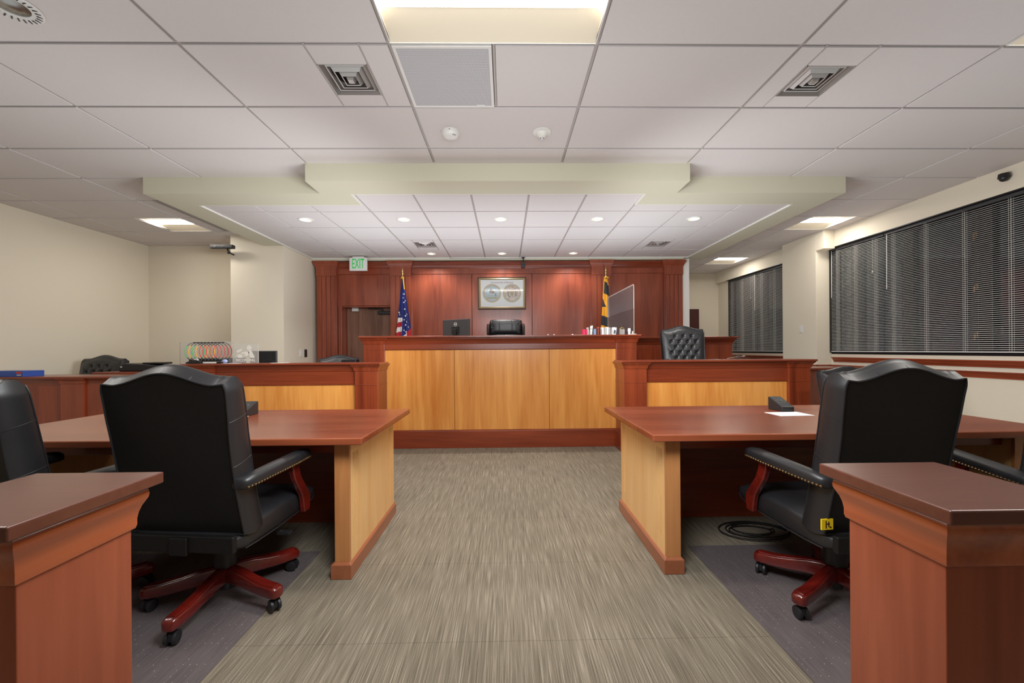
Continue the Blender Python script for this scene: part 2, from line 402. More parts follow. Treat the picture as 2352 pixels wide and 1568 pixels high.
for y in GY:
    if YB < y < YF:
        segs = [(XL, XR)] if y < 3.85 else ([(XL, -1.9), (1.79, XR)] if y < 4.15 else ([(XL, -3.69), (3.57, XR)] if y < 6.84 else [(3.57 if y < 7.3 else 3.31, XR)]))
        for a, b in segs:
            cuts = [t for t in troffers if False]
            mb.box(a, b, y-.0115, y+.0115, H+.0102, H+.03)
for x in (VL[0]-.006, VL[1]+.006, VR[0]-.006, VR[1]+.006, -.06): mb.box(x-.008, x+.008, GY[8], GY[9], H+.004, H+.03)
struct('trim_3', mb, 'grid', bevel=.002)
# plenum lid to keep the light in
struct('ceiling_deck', MB().box(XL-.12, XR+.3, YB-.12, YF+.12, ZT, ZT+.05), 'duct')
# tray ceiling
ix = [-2.794+.6096*i for i in range(-1, 11)]; iy = [4.748+.6096*j for j in range(-1, 5)]
itray = [(-3.38, 3.25, 4.49, 7.1), (-1.59, 1.47, 4.18, 4.49)]
DL = [(-2.478, 5.03), (-1.262, 5.03), (-.055, 5.03), (1.16, 5.03), (2.38, 5.03), (-1.25, 6.81), (-.055, 6.81), (1.155, 6.81)]
iv = [(-1.385, -1.085, 6.09, 6.39), (2.235, 2.535, 6.09, 6.39)]
ib = [(x0-.012, x0, iy[3], iy[4]) for x0,_,_,_ in iv]+[(x1, x1+.012, iy[3], iy[4]) for _,x1,_,_ in iv]
dh = [(x-.075, x+.075, y-.075, y+.075) for x, y in DL]
mbt = tiles([-3.6]+ix, iy+[7.3], ZI, iv+ib+dh, itray, gap=.011)
for x, y in DL:      # square patch with a round cut-out
    q = 32; vs = []; fs = []
    for k in range(q):
        a = 2*pi*k/q; m = .075/max(abs(cos(a)), abs(sin(a)))
        vs += [(x+.072*cos(a), y+.072*sin(a), ZI), (x+m*cos(a), y+m*sin(a), ZI)]
    for k in range(q): fs.append((2*k, 2*k+1, (2*k+3) % (2*q), (2*k+2) % (2*q)))
    mbt.add(vs, fs)
struct('ceiling_tray', mbt, 'ceil')
mb = MB()
for x in ix:
    if -3.38 < x < 3.25: mb.box(x-.0115, x+.0115, 4.18 if -1.59 < x < 1.47 else 4.49, 7.1, ZI+.009, ZI+.03)
for y in iy:
    if y > 4.49: mb.box(-3.38, 3.25, y-.0115, y+.0115, ZI+.0092, ZI+.03)
for x0, x1, _, _ in iv: mb.box(x0-.013, x0-.001, iy[3], iy[4], ZI+.003, ZI+.03).box(x1+.001, x1+.013, iy[3], iy[4], ZI+.003, ZI+.03)
struct('trim_4', mb, 'grid')

# window sill and chair rail
rp = [(0, 0), (.03, 0), (.03, .012), (.02, .02), (.016, .045), (.008, .06), (.008, .075), (0, .075)]
def rail(x, y0, y1, zt, h, out, xs=None):
    return [(x-o*out/.03, zt-z*h/.075) for o, z in rp]
mb = MB().extr([(a, b) for a, b in rail(5.09, 0, 0, 1.055, .075, .05)], 'Y', YB, 6.15)
mb.extr([(a, b) for a, b in rail(5.09, 0, 0, 1.055, .075, .05)], 'Y', 6.97, YF-.02)
struct('trim_5', mb, 'cherryY')
mb = MB().extr([(a, b) for a, b in rail(5.09, 0, 0, .935, .07, .035)], 'Y', YB, 6.19)
mb.extr([(6.2-o, .935-z) for o, z in rp], 'X', PX-.03, 5.09)
mb.extr([(a, b) for a, b in rail(PX, 0, 0, .935, .07, .035)], 'Y', 6.17, 6.96)
struct('trim_6', mb, 'cherryY')

# ------------------------------------------------------------ windows and blinds
def window(name, y0, y1, mull, handles):
    mb = MB(); x0, x1 = 5.14, 5.22
    f = .05
    mb.box(x0, x1, y0, y1, WZ0, WZ0+f).box(x0, x1, y0, y1, WZ1-f, WZ1).box(x0, x1, y0, y0+f, WZ0+f, WZ1-f).box(x0, x1, y1-f, y1, WZ0+f, WZ1-f)
    for m, wd in mull: mb.box(x0, x1, m-wd/2, m+wd/2, WZ0+f, WZ1-f)
    fr = struct(name, mb, 'framedark', bevel=.004)
    MB().box(5.185, 5.191, y0+.02, y1-.02, WZ0+.02, WZ1-.02).build('window_pane', 'glass', fr)
    for hy, hz in handles:
        MB().box(5.128, 5.139, hy-.012, hy+.012, hz-.03, hz+.03).box(5.108, 5.128, hy-.006, hy+.006, hz-.006, hz+.006).box(5.104, 5.112, hy-.008, hy+.008, hz-.06, hz+.012).build('window_handle', 'brass', fr, bevel=.002)
    mb = MB().box(5.09, 5.14, y0, y1, WZ0-.001, WZ0+.02).box(5.02, 5.14, y0, y1, WZ1-.012, WZ1-.0005)
    mb.box(5.06, 5.14, y1-.03, y1-.001, WZ0+.02, WZ1-.012)
    mb.build('window_lining', 'framedark', fr)
    return fr
window('window_1', -.4, 6.2, [(5.78, .10), (5.05, .12), (4.32, .07), (4.22, .12), (2.9, .12), (1.5, .12)], [(4.30, 2.42), (4.30, 1.85), (4.30, 1.33)])
window('window_2', 6.96, 9.05, [(8.45, .22), (7.95, .12), (7.08, .10)], [(7.12, 2.42), (7.12, 1.75), (7.12, 1.25)])
def blind(y0, y1, label, wand, cord, zb=1.135, xb=5.075, cords=3):
    t = thing('venetian_blind', (xb, y0, zb), label, 'blind', 'venetian blinds in the right hand windows')
    O = (xb, y0, zb); zt = WZ1-.05
    MB().box(xb-.016, xb+.016, y0, y1, zt, zt+.035).build('head_rail', 'screen', t, O, bevel=.002)
    MB().box(xb-.014, xb+.014, y0, y1, zb, zb+.012).build('bottom_rail', 'white', t, O, bevel=.002)
    mb = MB(); z = zb+.03
    while z < zt-.01:
        tl = .0016
        mb.add([(xb-.0125, y0+.003, z-tl), (xb+.0125, y0+.003, z+tl), (xb+.0125, y1-.003, z+tl), (xb-.0125, y1-.003, z-tl),
                (xb-.0125, y0+.003, z-tl+.0012), (xb, y0+.003, z+.0038), (xb+.0125, y0+.003, z+tl+.0012), (xb+.0125, y1-.003, z+tl+.0012), (xb, y1-.003, z+.0038), (xb-.0125, y1-.003, z-tl+.0012)],
               [(0,1,2,3), (4,5,8,9), (5,6,7,8), (0,4,9,3), (1,2,7,6), (0,1,6,5,4), (3,9,8,7,2)])
        z += .0215
    mb.build('slats', 'slat', t, O)
    mb = MB()
    for k in range(cords):
        yc = y0+.12+(y1-y0-.24)*k/(cords-1)
        for dx in (-.0145, .0145):
            mb.tube([(xb+dx, yc-.006, zb), (xb+dx, yc-.006, zt)], .0012, 4); mb.tube([(xb+dx, yc+.012, zb), (xb+dx, yc+.012, zt)], .0012, 4)
    mb.build('ladder_cords', 'cordm', t, O)
    if wand: MB().tube([(xb-.024, wand, zt), (xb-.028, wand, zt-.72)], .004, 6).build('tilt_wand', 'white', t, O, smooth=True)
    if cord:
        c = MB().tube([(xb-.022, cord, zt), (xb-.022, cord, zt-.42)], .0015, 5).lathe([(.004, .03), (.008, .012), (.008, 0), (.003, -.004)], (xb-.022, cord, zt-.46), 8).build('pull_cord', 'cordm', t, O, smooth=True)
    return t
blind(5.30, 6.17, 'narrow white venetian blind next to the beige wall column in the large window', 6.14, 5.45)
blind(3.42, 5.29, 'wide white venetian blind in the large window, behind the leather chair', 5.24, None, cords=5)
blind(1.50, 3.40, 'white venetian blind in the large window, nearest the camera', None, None, cords=4)
blind(8.02, 9.02, 'dim white venetian blind in the far window, beside the far beige wall', 8.06, 8.2)
blind(7.00, 8.00, 'white venetian blind in the far window, next to the beige column', None, None)

# ------------------------------------------------------------ light fixtures
def troffer(r, label, idx):
    x0, x1, y0, y1 = r; g = .012; h = .04
    O = ((x0+x1)/2, (y0+y1)/2, H)
    t = thing('ceiling_light', O, label, 'ceiling light', 'recessed fluorescent ceiling lights')
    a0, a1, b0, b1 = x0+g, x1-g, y0+g, y1-g; yc0, yc1 = y0+.21, y1-.21
    mb = MB()
    mb.add([(a0,b0,H),(a1,b0,H),(a1,yc0,H+h),(a0,yc0,H+h),(a0,b1,H),(a1,b1,H),(a1,yc1,H+h),(a0,yc1,H+h)], [(0,1,2,3),(4,7,6,5),(0,3,7,4),(1,5,6,2)])
    mb.build('reflector', 'troff', t, O)
    MB().add([(a0,yc0,H+h-.001),(a1,yc0,H+h-.001),(a1,yc1,H+h-.001),(a0,yc1,H+h-.001)], [(0,1,2,3)]).build('lens', 'lens', t, O)
    mb = MB().sweep([(a0,b0),(a1,b0),(a1,b1),(a0,b1)], [(0,H-.002),(.006,H-.002),(.006,H+.01),(0,H+.01)], closed=True)
    mb.build('frame', 'white', t, O)
for i, (r, lb) in enumerate(zip(troffers, ['long recessed ceiling light in the middle, cut off by the top edge of the photo',
        'recessed ceiling light at the top right corner of the photo', 'square recessed ceiling light left of the dropped soffit, over the left desk',
        'square recessed ceiling light near the large right window', 'square recessed ceiling light over the far window, the most distant one',
        'recessed ceiling light above the left chairs, outside the photo'])): troffer(r, lb, i)
def downlight(x, y, label):
    O = (x, y, ZI)
    t = thing('downlight', O, label, 'ceiling light', 'round recessed downlights in the tray ceiling')
    MB().lathe([(.0705, .003), (.0715, -.004), (.088, -.004), (.093, -.001), (.093, .0015), (.0725, .0015)], (x, y, ZI-.002), 28).build('trim_ring', 'white', t, O, smooth=True)
    c = MB(); rs = [[(x+r*cos(2*pi*k/28), y+r*sin(2*pi*k/28), ZI+h) for k in range(28)] for r, h in ((.071, -.001), (.070, .03), (.066, .07), (.055, .10), (.03, .115), (.001, .118))]
    c.rings(rs, True, False).build('reflector_cup', 'cupm', t, O, smooth=True)
    MB().lathe([(.001, .028), (.016, .032), (.024, .045), (.022, .07), (.016, .10), (.001, .11)], (x, y, ZI), 16).build('bulb', 'bulb', t, O, smooth=True)
    l = bpy.data.lights.new('downlight_beam', 'SPOT'); l.energy = SPOT_W; l.spot_size = radians(135); l.spot_blend = .6; l.shadow_soft_size = .03; l.color = (1, .96, .90)
    lo = bpy.data.objects.new('downlight_beam', l); COL.objects.link(lo); lo.location = (x, y, ZI-.012)
names = ['leftmost downlight of the front row in the tray ceiling', 'second downlight from the left in the front row of the tray ceiling', 'middle downlight of the front row in the tray ceiling',
         'second downlight from the right in the front row of the tray ceiling', 'rightmost downlight of the front row in the tray ceiling',
         'left downlight of the back row, near the square vent above the US flag', 'middle downlight of the back row, in front of the small ceiling camera', 'right downlight of the back row, above the yellow and black flag']
for (x, y), nme in zip(DL, names): downlight(x, y, nme)

def diffuser(r, z, label, small=False):
    x0, x1, y0, y1 = r; cx, cy = (x0+x1)/2, (y0+y1)/2; O = (cx, cy, z); hw = (x1-x0)/2
    t = thing('air_vent', O, label, 'vent', 'square ceiling air diffusers')
    mb = MB().box(x0-.001, x1+.001, y0, y1, z+.055, z+.06); 
    for a, b, c, d in ((x0, x0+.004, y0, y1), (x1-.004, x1, y0, y1), (x0, x1, y0, y0+.004), (x0, x1, y1-.004, y1)): mb.box(a, b, c, d, z-.002, z+.055)
    mb.build('housing', 'louver', t, O)
    MB().lathe([(.001, 0), (hw*.82, 0), (hw*.82, .003), (.001, .003)], (cx, cy, z+.051), 28).build('duct_opening', 'duct', t, O)
    for k, (a, b, zz) in enumerate(((.74, .93, .012), (.50, .68, .004), (.27, .42, -.002), (.09, .20, -.006))):
        A, B = hw*a, hw*b
        sq = [(cx-A, cy-A), (cx+A, cy-A), (cx+A, cy+A), (cx-A, cy+A)]
        mb = MB().sweep(sq, [(0, z+zz), (.004, z+zz-.003), (B-A+.0, z+zz+.030), (B-A-.004, z+zz+.032)], closed=True)
        # travel is counter-clockwise, so outward is the right hand side
        if k == 3: mb.box(cx-A, cx+A, cy-A, cy+A, z+zz, z+zz+.002)
        mb.build('louver', 'louver', t, O)
diffuser(vents[0], H, 'square air vent in the main ceiling, left of the perforated ceiling panel')
diffuser(vents[1], H, 'square air vent in the main ceiling, on the right side')
diffuser(iv[0], ZI, 'small square air vent in the tray ceiling, above the US flag')
diffuser(iv[1], ZI, 'small square air vent in the tray ceiling, above the tufted witness chair')
O = (slotd[0], slotd[2], H)
t = thing('slot_diffuser', O, 'long slotted air diffuser in the ceiling beside the left edge of the soffit', 'vent')
MB().box(slotd[0], slotd[1], slotd[2], slotd[3], H+.03, H+.035).build('housing', 'duct', t, O)
for k in range(4):
    x = slotd[0]+.012+k*.052; MB().box(x-.010, x+.010, slotd[2], slotd[3], H-.001, H+.02).build('blade', 'grid', t, O)
# perforated panel
def perfmat():
    m, n, l, p = newmat('perforated_metal')
    t = n.new('ShaderNodeTexCoord'); mp = n.new('ShaderNodeMapping'); mp.inputs['Scale'].default_value = (130, 130, 130)
    v = n.new('ShaderNodeTexVoronoi'); v.inputs['Randomness'].default_value = 0; v.inputs['Scale'].default_value = 1
    l.new(t.outputs['Object'], mp.inputs[0]); l.new(mp.outputs[0], v.inputs['Vector'])
    r = n.new('ShaderNodeValToRGB'); r.color_ramp.elements[0].position = .30; r.color_ramp.elements[0].color = srgb(118, 114, 118)
    r.color_ramp.elements[1].position = .36; r.color_ramp.elements[1].color = srgb(205, 203, 206); l.new(v.outputs['Distance'], r.inputs[0])
    l.new(r.outputs[0], p.inputs['Base Color']); p.inputs['Roughness'].default_value = .5
    return m
M_['perf'] = perfmat()
O = ((grille[0]+grille[1])/2, (grille[2]+grille[3])/2, H-.004)
t = thing('return_air_grille', O, 'square perforated metal panel in the ceiling behind the middle light', 'vent')
MB().box(grille[0]+.02, grille[1]-.02, grille[2]+.02, grille[3]-.02, H-.003, H+.0).build('perforated_plate', 'perf', t, O)
MB().sweep([(grille[0]+.02, grille[2]+.02), (grille[1]-.02, grille[2]+.02), (grille[1]-.02, grille[3]-.02), (grille[0]+.02, grille[3]-.02)], [(0, H-.006), (.018, H-.006), (.018, H+.01), (0, H+.01)], closed=True).build('frame', 'white', t, O)
MB().box(grille[1]-.13, grille[1]-.07, grille[3]-.03, grille[3]-.022, H-.008, H-.003).build('latch', 'white', t, O)

def lathe_dev(name, x, y, z, parts, label, cat, group=None):
    t = thing(name, (x, y, z), label, cat, group)
    for pn, prof, mat in parts: MB().lathe(prof, (0, 0, 0), 28).build(pn, mat, t, smooth=50)
    return t
t = lathe_dev('smoke_detector', -.441, 3.30, H, [('mounting_plate', [(.001, 0), (.073, 0), (.075, -.006), (.073, -.018), (.001, -.018)], 'white'),
     ('dome', [(.001, -.018), (.068, -.018), (.066, -.03), (.055, -.043), (.035, -.052), (.001, -.056)], 'white')], 'round white domed alarm on the ceiling, left of the pair', 'smoke detector')
text_mesh('ALERT', .011, .0006, 'seam', 'lettering', t, (.035, -.045, -.0455), (radians(125), 0, radians(35)))
MB().box(-.004, .004, -.074, -.068, -.016, -.008).build('status_light', 'black', t)
t = lathe_dev('smoke_detector', .309, 3.30, H, [('mounting_plate', [(.001, 0), (.075, 0), (.076, -.006), (.064, -.012), (.001, -.012)], 'white'),
     ('sensor_cone', [(.001, -.012), (.05, -.012), (.045, -.026), (.03, -.036), (.020, -.048), (.001, -.05)], 'whitetrim'),
     ('sensor_tip', [(.001, -.058), (.015, -.058), (.017, -.053), (.012, -.046), (.001, -.046)], 'metal')], 'round white detector with small pointed sensor tip, right of the pair', 'smoke detector')
t = lathe_dev('ceiling_speaker', -2.53, 2.10, H, [('rim', [(.07, 0), (.115, 0), (.118, -.006), (.11, -.012), (.07, -.006)], 'white'), ('cone', [(.001, -.012), (.035, -.012), (.045, -.006), (.075, -.002), (.075, 0), (.001, 0)], 'metal')], 'round ceiling device with slotted white rim at the top left corner', 'speaker')
mb = MB()
for k in range(26):
    q = MB().box(.086, .108, -.003, .003, -.0125, -.010).xf(Matrix.Rotation(2*pi*k/26, 4, 'Z')); mb.add(q.v, q.f)
mb.build('rim_slots', 'screen', t)
# cameras and sign
def cam_dev():
    O = (.315, 7.06, 2.70)
    t = thing('security_camera', O, 'tiny grey camera hanging under the soffit above the framed print', 'camera')
    MB().box(-.035, .035, -.04, .04, -.05, .03).build('housing', 'screen', t, bevel=.006)
    MB().lathe([(.001, 0), (.018, 0), (.018, .01), (.001, .01)], (0, -.045, -.01), 14, 'Y').build('lens', 'black', t)
    MB().lathe([(.03, .12), (.03, .112), (.008, .108), (.008, .028), (.001, .028)], (0, 0, 0), 14).build('mount', 'black', t)
    c = MB().tube([(.0, .01, 2.81-2.70), (-.4, .02, .095), (-.9, .02, .105), (-1.3, .02, .115)], .004, 6).build('cable', 'metal', t)
cam_dev()
t = thing('video_sensor', (-4.22, 6.06, 2.77), 'slim black sensor bar mounted on the corner of the left wall pier', 'camera')
MB().box(-.17, .17, -.035, .035, -.028, .028).build('sensor_bar', 'black', t, bevel=.012, seg=3)
MB().lathe([(.001, 0), (.017, 0), (.017, .004), (.001, .004)], (-.09, -.038, 0), 14, 'Y').lathe([(.001, 0), (.012, 0), (.012, .004), (.001, .004)], (.03, -.038, 0), 14, 'Y').build('lens', 'screen', t)
MB().tube([(.07, 0, -.03), (.07, .03, -.075), (.07, .14, -.085)], .012, 8).ball((.07, .03, -.075), .024, 12).build('bracket', 'black', t, smooth=True)
t = thing('dome_camera', (4.98, 3.93, 2.88), 'small black camera high on the right wall above the blinds', 'camera')
MB().lathe([(.001, .04), (.04, .04), (.045, .0), (.001, 0)], (0, 0, 0), 18).build('base', 'black', t, smooth=50)
MB().ball((0, 0, 0), .038, 16).build('dome', 'black', t, smooth=True)
MB().box(.0, .04, -.02, .02, .0, .035).build('bracket', 'black', t)

t = thing('exit_sign', (-2.52, 6.93, ZS), 'white sign with green EXIT letters hanging from the ceiling above the door', 'sign')
MB().box(-.15, .15, -.022, .022, -.245, -.02).build('sign_box', 'white', t, bevel=.008, seg=3)
MB().box(-.10, .10, -.02, .02, -.02, -.0005).build('canopy', 'white', t, bevel=.004)
M_['green'] = plain('exit_green', srgb(20, 175, 75), .5, emit=.25)
text_mesh('EXIT', .235, .002, 'green', 'lettering', t, (0, -.024, -.133), (radians(90), 0, 0), width=.205, bold=.001)

# ------------------------------------------------------------ wood panelled back wall
O = (0, 7.2, 0)
t = thing('wall_paneling', O, 'reddish cherry wall panelling with fluted pilasters behind the bench', 'wall panelling')
YP = 7.20
def flat(x0, x1, z0, z1, nm='panel', y=YP, th=.09, mat='wall'): return MB().box(x0, x1, y, y+th, z0, z1).build(nm, mat, t, O, bevel=.003)
flat(-.600, .470, 0, 2.565); flat(-1.68, -.607, 0, 2.565); flat(.477, 1.54, 0, 2.565)
flat(1.88, 2.84, 0, 2.565)
flat(-2.985, -2.04, 2.01, 2.565)
MB().box(-2.98, -2.92, YP-.01, 7.5, 0, 2.01).box(-2.05, -1.98, YP-.01, 7.5, 0, 2.01).box(-2.92, -2.05, YP+.02, 7.5, 1.985, 2.009).build('door_surround', 'wall', t, O, bevel=.003)
MB().box(-3.0, 2.9, YP-.012, YP+.09, 2.567, 2.665).build('frieze', 'wall', t, O, bevel=.003)
CR = [(0, 2.66), (.012, 2.662), (.014, 2.68), (.022, 2.685), (.030, 2.71), (.055, 2.735), (.060, 2.745), (.075, 2.75), (.075, 2.775), (0, 2.775)]
for a, b in ((-3.0, -1.9), (-1.7, 1.6), (1.8, 2.9)):
    MB().sweep([(a, YP-.012), (b, YP-.012)], CR).build('crown_molding', 'cherryX', t, O, smooth=30)
for a, b in ((-3.33, -2.985), (-2.04, -1.675), (1.535, 1.88), (2.84, 3.165)):
    yf = 7.125
    mb = MB().box(a, b, yf, 7.29, 0, 2.79)
    n_ = 4; ww = (b-a-.03)
    for k in range(n_):
        x0 = a+.015+ww*k/n_; mb.box(x0+.006, x0+ww/n_-.006, yf-.016, yf-.0005, .25, 2.52)
    mb.box(a-.004, b+.004, yf-.014, yf-.0005, 2.525, 2.68)
    cp = [(o, z) for o, z in [(0, 2.67), (.012, 2.672), (.016, 2.69), (.034, 2.72), (.040, 2.735), (.048, 2.74), (.048, 2.785), (0, 2.785)]]
    mb.sweep([(a, 7.28), (a, yf), (b, yf), (b, 7.28)], cp)
    mb.build('pilaster', 'wall', t, O, bevel=.002)
# door in the panelling
dr = struct('door_1', MB().box(-2.915, -2.055, 7.42, 7.46, 0, 1.98), 'doorwood', bevel=.002)
MB().box(-2.80, -2.69, 7.35, 7.415, 1.925, 1.98).build('magnetic_lock', 'whitetrim', dr, bevel=.004)
MB().box(-2.34, -2.06, 7.36, 7.415, 1.865, 1.93).build('door_closer', 'black', dr, bevel=.01)
MB().tube([(-2.25, 7.38, 1.935), (-2.22, 7.33, 1.955), (-2.50, 7.33, 1.97)], .008, 6).build('closer_arm', 'black', dr)
MB().tube([(-2.86, 7.38, 1.02), (-2.74, 7.38, 1.02)], .01, 8).lathe([(.001, 0), (.03, 0), (.03, .008), (.001, .008)], (-2.86, 7.41, 1.02), 16, 'Y').build('door_handle', 'metal', dr, smooth=50)
dr2 = struct('door_2', MB().box(3.75, 4.60, 9.48, 9.525, 0, 2.14), 'darkdoor', bevel=.003)
MB().lathe([(.001, 0), (.02, 0), (.026, .03), (.02, .05), (.001, .052)], (4.52, 9.427, 1.0), 14, 'Y').build('door_handle', 'metal', dr2, smooth=50)

# framed print of two round seals
x0, x1, z0, z1 = -.491, .363, 1.925, 2.50; cx, cz = (x0+x1)/2, (z0+z1)/2; O = (cx, 7.16, cz)
t = thing('framed_print', (cx, 7.16, cz), 'framed white print with two round seals on the panelled wall', 'picture')
W2, H2 = (x1-x0)/2, (z1-z0)/2
def vframe(w, h, prof, y0=0):
    """picture frame: profile (inset, y) swept round a rectangle in the xz plane"""
    rs = []
    for sx, sz in ((-1,-1),(1,-1),(1,1),(-1,1),(-1,-1)): rs.append([(sx*(w-i), y0+y, sz*(h-i)) for i, y in prof])
    return MB().rings(rs, True, False)
M_['framegold'] = plain('aged_gold_frame', srgb(158, 140, 108), .35, metal=.5)
M_['frameb'] = plain('dark_bronze_frame', srgb(96, 78, 64), .4, metal=.3)
vframe(W2, H2, [(0, .03), (0, -.01), (.01, -.02), (.02, -.01), (.022, .03)]).build('outer_frame', 'frameb', t)
vframe(W2-.021, H2-.021, [(0, .03), (0, -.008), (.012, -.012), (.026, .0), (.028, .03)]).build('inner_frame', 'framegold', t)
MB().box(-W2+.045, W2-.045, .008, .012, -H2+.045, H2-.045).build('print_sheet', 'paper', t)
def glassthin():
    m = acrylic('picture_glass', 0.0); return m
M_['pglass'] = glassthin()
MB().box(-W2+.046, W2-.046, .001, .003, -H2+.046, H2-.046).build('glazing', 'pglass', t)
M_['inktext'] = plain('brown_ink', srgb(170, 128, 122), .7)
M_['sealring'] = plain('seal_ring_gold', srgb(214, 202, 176), .6)
def sealmat(name, kind):
    m, n, l, p = newmat(name); tc = n.new('ShaderNodeTexCoord'); nz = n.new('ShaderNodeTexNoise')
    nz.inputs['Scale'].default_value = 38; nz.inputs['Detail'].default_value = 4; l.new(tc.outputs['Object'], nz.inputs[0])
    r = n.new('ShaderNodeValToRGB'); l.new(nz.outputs['Fac'], r.inputs[0]); e = r.color_ramp.elements
    if kind == 0:
        e[0].position = .38; e[0].color = srgb(184, 208, 220); e[1].position = .6; e[1].color = srgb(226, 234, 236)
    else:
        e[0].position = .38; e[0].color = srgb(192, 164, 156); e[1].position = .62; e[1].color = srgb(240, 228, 222)
        x = e.new(.5); x.color = srgb(222, 208, 194)
    l.new(r.outputs[0], p.inputs['Base Color']); p.inputs['Roughness'].default_value = .7
    return m
M_['seal0'] = sealmat('seal_painting_blue', 0); M_['seal1'] = sealmat('seal_painting_red', 1)
M_['sea'] = plain('painted_sea', srgb(200, 212, 208), .7); M_['sand'] = plain('painted_ground', srgb(196, 182, 150), .7)
M_['figd'] = plain('painted_figure', srgb(186, 170, 160), .7); M_['ribbonw'] = plain('painted_ribbon', srgb(236, 234, 226), .7)
for k, sx in enumerate((-.178, .178)):
    MB().lathe([(.128, 0), (.165, 0), (.165, .002), (.128, .002)], (sx, .005, .0), 40, 'Y').build('seal_border', 'sealring', t)
    s_ = MB().lathe([(.001, 0), (.127, 0), (.127, .0015), (.001, .0015)], (sx, .0055, .0), 40, 'Y').build('seal_picture', 'seal%d' % k, t)
    if k == 0:
        MB().box(sx-.115, sx+.115, .0042, .0052, -.075, -.03).build('sea', 'sea', s_)
        MB().box(sx-.09, sx+.09, .0042, .0052, -.095, -.0751).build('ground', 'sand', s_)
        mb = MB()
        for a, b, c, d in ((-.05, .02, .015, .05), (-.035, .0, .05, .075), (.01, .045, .0, .045), (-.03, -.015, -.01, .015), (.0, .012, -.012, .015), (.055, .075, -.06, .0)): mb.box(sx+a, sx+b, .003, .0042, c, d)
        mb.build('rider', 'figd', s_, bevel=.006)
    else:
        mb = MB()
        mb.extr([(sx-.035, .05), (sx+.035, .05), (sx+.035, -.01), (sx, -.05), (sx-.035, -.01)], 'Y', .0035, .0045).build('shield', 'sand', s_)
        mb = MB()
        for q in (-1, 1): mb.extr([(sx+q*.05, .06), (sx+q*.085, .04), (sx+q*.08, -.05), (sx+q*.05, -.06)], 'Y', .0035, .0045)
        mb.build('supporters', 'figd', s_)
        MB().extr([(sx-.09, -.05), (sx-.05, -.08), (sx, -.09), (sx+.05, -.08), (sx+.09, -.05), (sx+.075, -.08), (sx, -.108), (sx-.075, -.08)], 'Y', .003, .004).build('ribbon', 'ribbonw', s_)
text_mesh('The Great Seal of Maryland', .036, .0004, 'inktext', 'title', t, (0, .0065, .19), (radians(90), 0, 0), width=.40)

# ------------------------------------------------------------ courtroom desks
def crown(zt, h=.075, out=.04): return [(0, zt-h), (out*.22, zt-h*.97), (out*.28, zt-h*.75), (out*.45, zt-h*.45), (out*.85, zt-h*.22), (out, zt-h*.1), (out, zt), (0, zt)]
def pil(parent, O, x0, x1, yf, zt, rail_z, plinth=True, mat='cherryZ', side=None, yb=None):
    yb = yb or yf+.03
    mb = MB().box(x0, x1, yf, yb, 0, zt-.02).box(x0-.004, x1+.004, yf-.005, yb, rail_z-.003, rail_z+.003)
    mb.sweep([(x0, yb), (x0, yf), (x1, yf), (x1, yb)], crown(zt-.022))
    if plinth: mb.box(x0-.008, x1+.008, yf-.01, yb, 0, .21)
    return mb.build('pilaster', mat, parent, O, bevel=.0025)

# judge's bench
O = (-.06, 5.6, 0)
t = thing('judge_bench', O, "tall judge's bench with honey wood front panels and dark cherry top", 'desk')
YJ = 4.95
for a, b in ((-1.483, -.639), (-.635, .531), (.535, 1.357)):
    MB().box(a, b, YJ, YJ+.03, .222, 1.205).build('front_panel', 'panel', t, O, bevel=.002)
MB().box(-1.483, 1.357, YJ+.03, YJ+.05, 0, 1.33).build('backing', 'cherryX', t, O)
MB().box(-1.483, 1.357, YJ-.012, YJ+.03, 0, .205).extr([(YJ-.012, .205), (YJ-.012, .207), (YJ, .22), (YJ+.03, .22), (YJ+.03, .205)], 'X', -1.483, 1.357).build('plinth', 'cherryX', t, O, bevel=.002)
MB().box(-1.483, 1.357, YJ-.012, YJ+.03, 1.21, 1.282).build('frieze', 'cherryX', t, O, bevel=.002)
MB().sweep([(-1.483, YJ-.012), (1.357, YJ-.012)], crown(1.353)).build('crown_molding', 'cherryX', t, O, smooth=30)
MB().box(-1.775, 1.650, YJ-.10, YJ+.22, 1.355, 1.378).build('countertop', 'cherryX', t, O, bevel=.005, seg=3)
pil(t, O, -1.733, -1.483, YJ-.035, 1.376, 1.215, yb=YJ+.05); pil(t, O, 1.357, 1.607, YJ-.035, 1.376, 1.215, yb=YJ+.05)
for x in (-1.72, 1.57): MB().box(x, x+.03, YJ+.05, 6.3, 0, 1.35).build('side_panel', 'cherryZ', t, O, bevel=.002)
for x in (-1.775, 1.53): MB().box(x, x+.12, YJ+.22, 6.3, 1.355, 1.378).build('side_cap', 'cherryX', t, O, bevel=.004)
MB().box(-1.68, 1.56, YJ+.05, 5.65, 1.22, 1.25).build('writing_surface', 'cherryX', t, O, bevel=.003)
struct('floor_platform', MB().box(-1.68, 1.56, YJ+.06, 7.10, .005, .5), 'carpet')

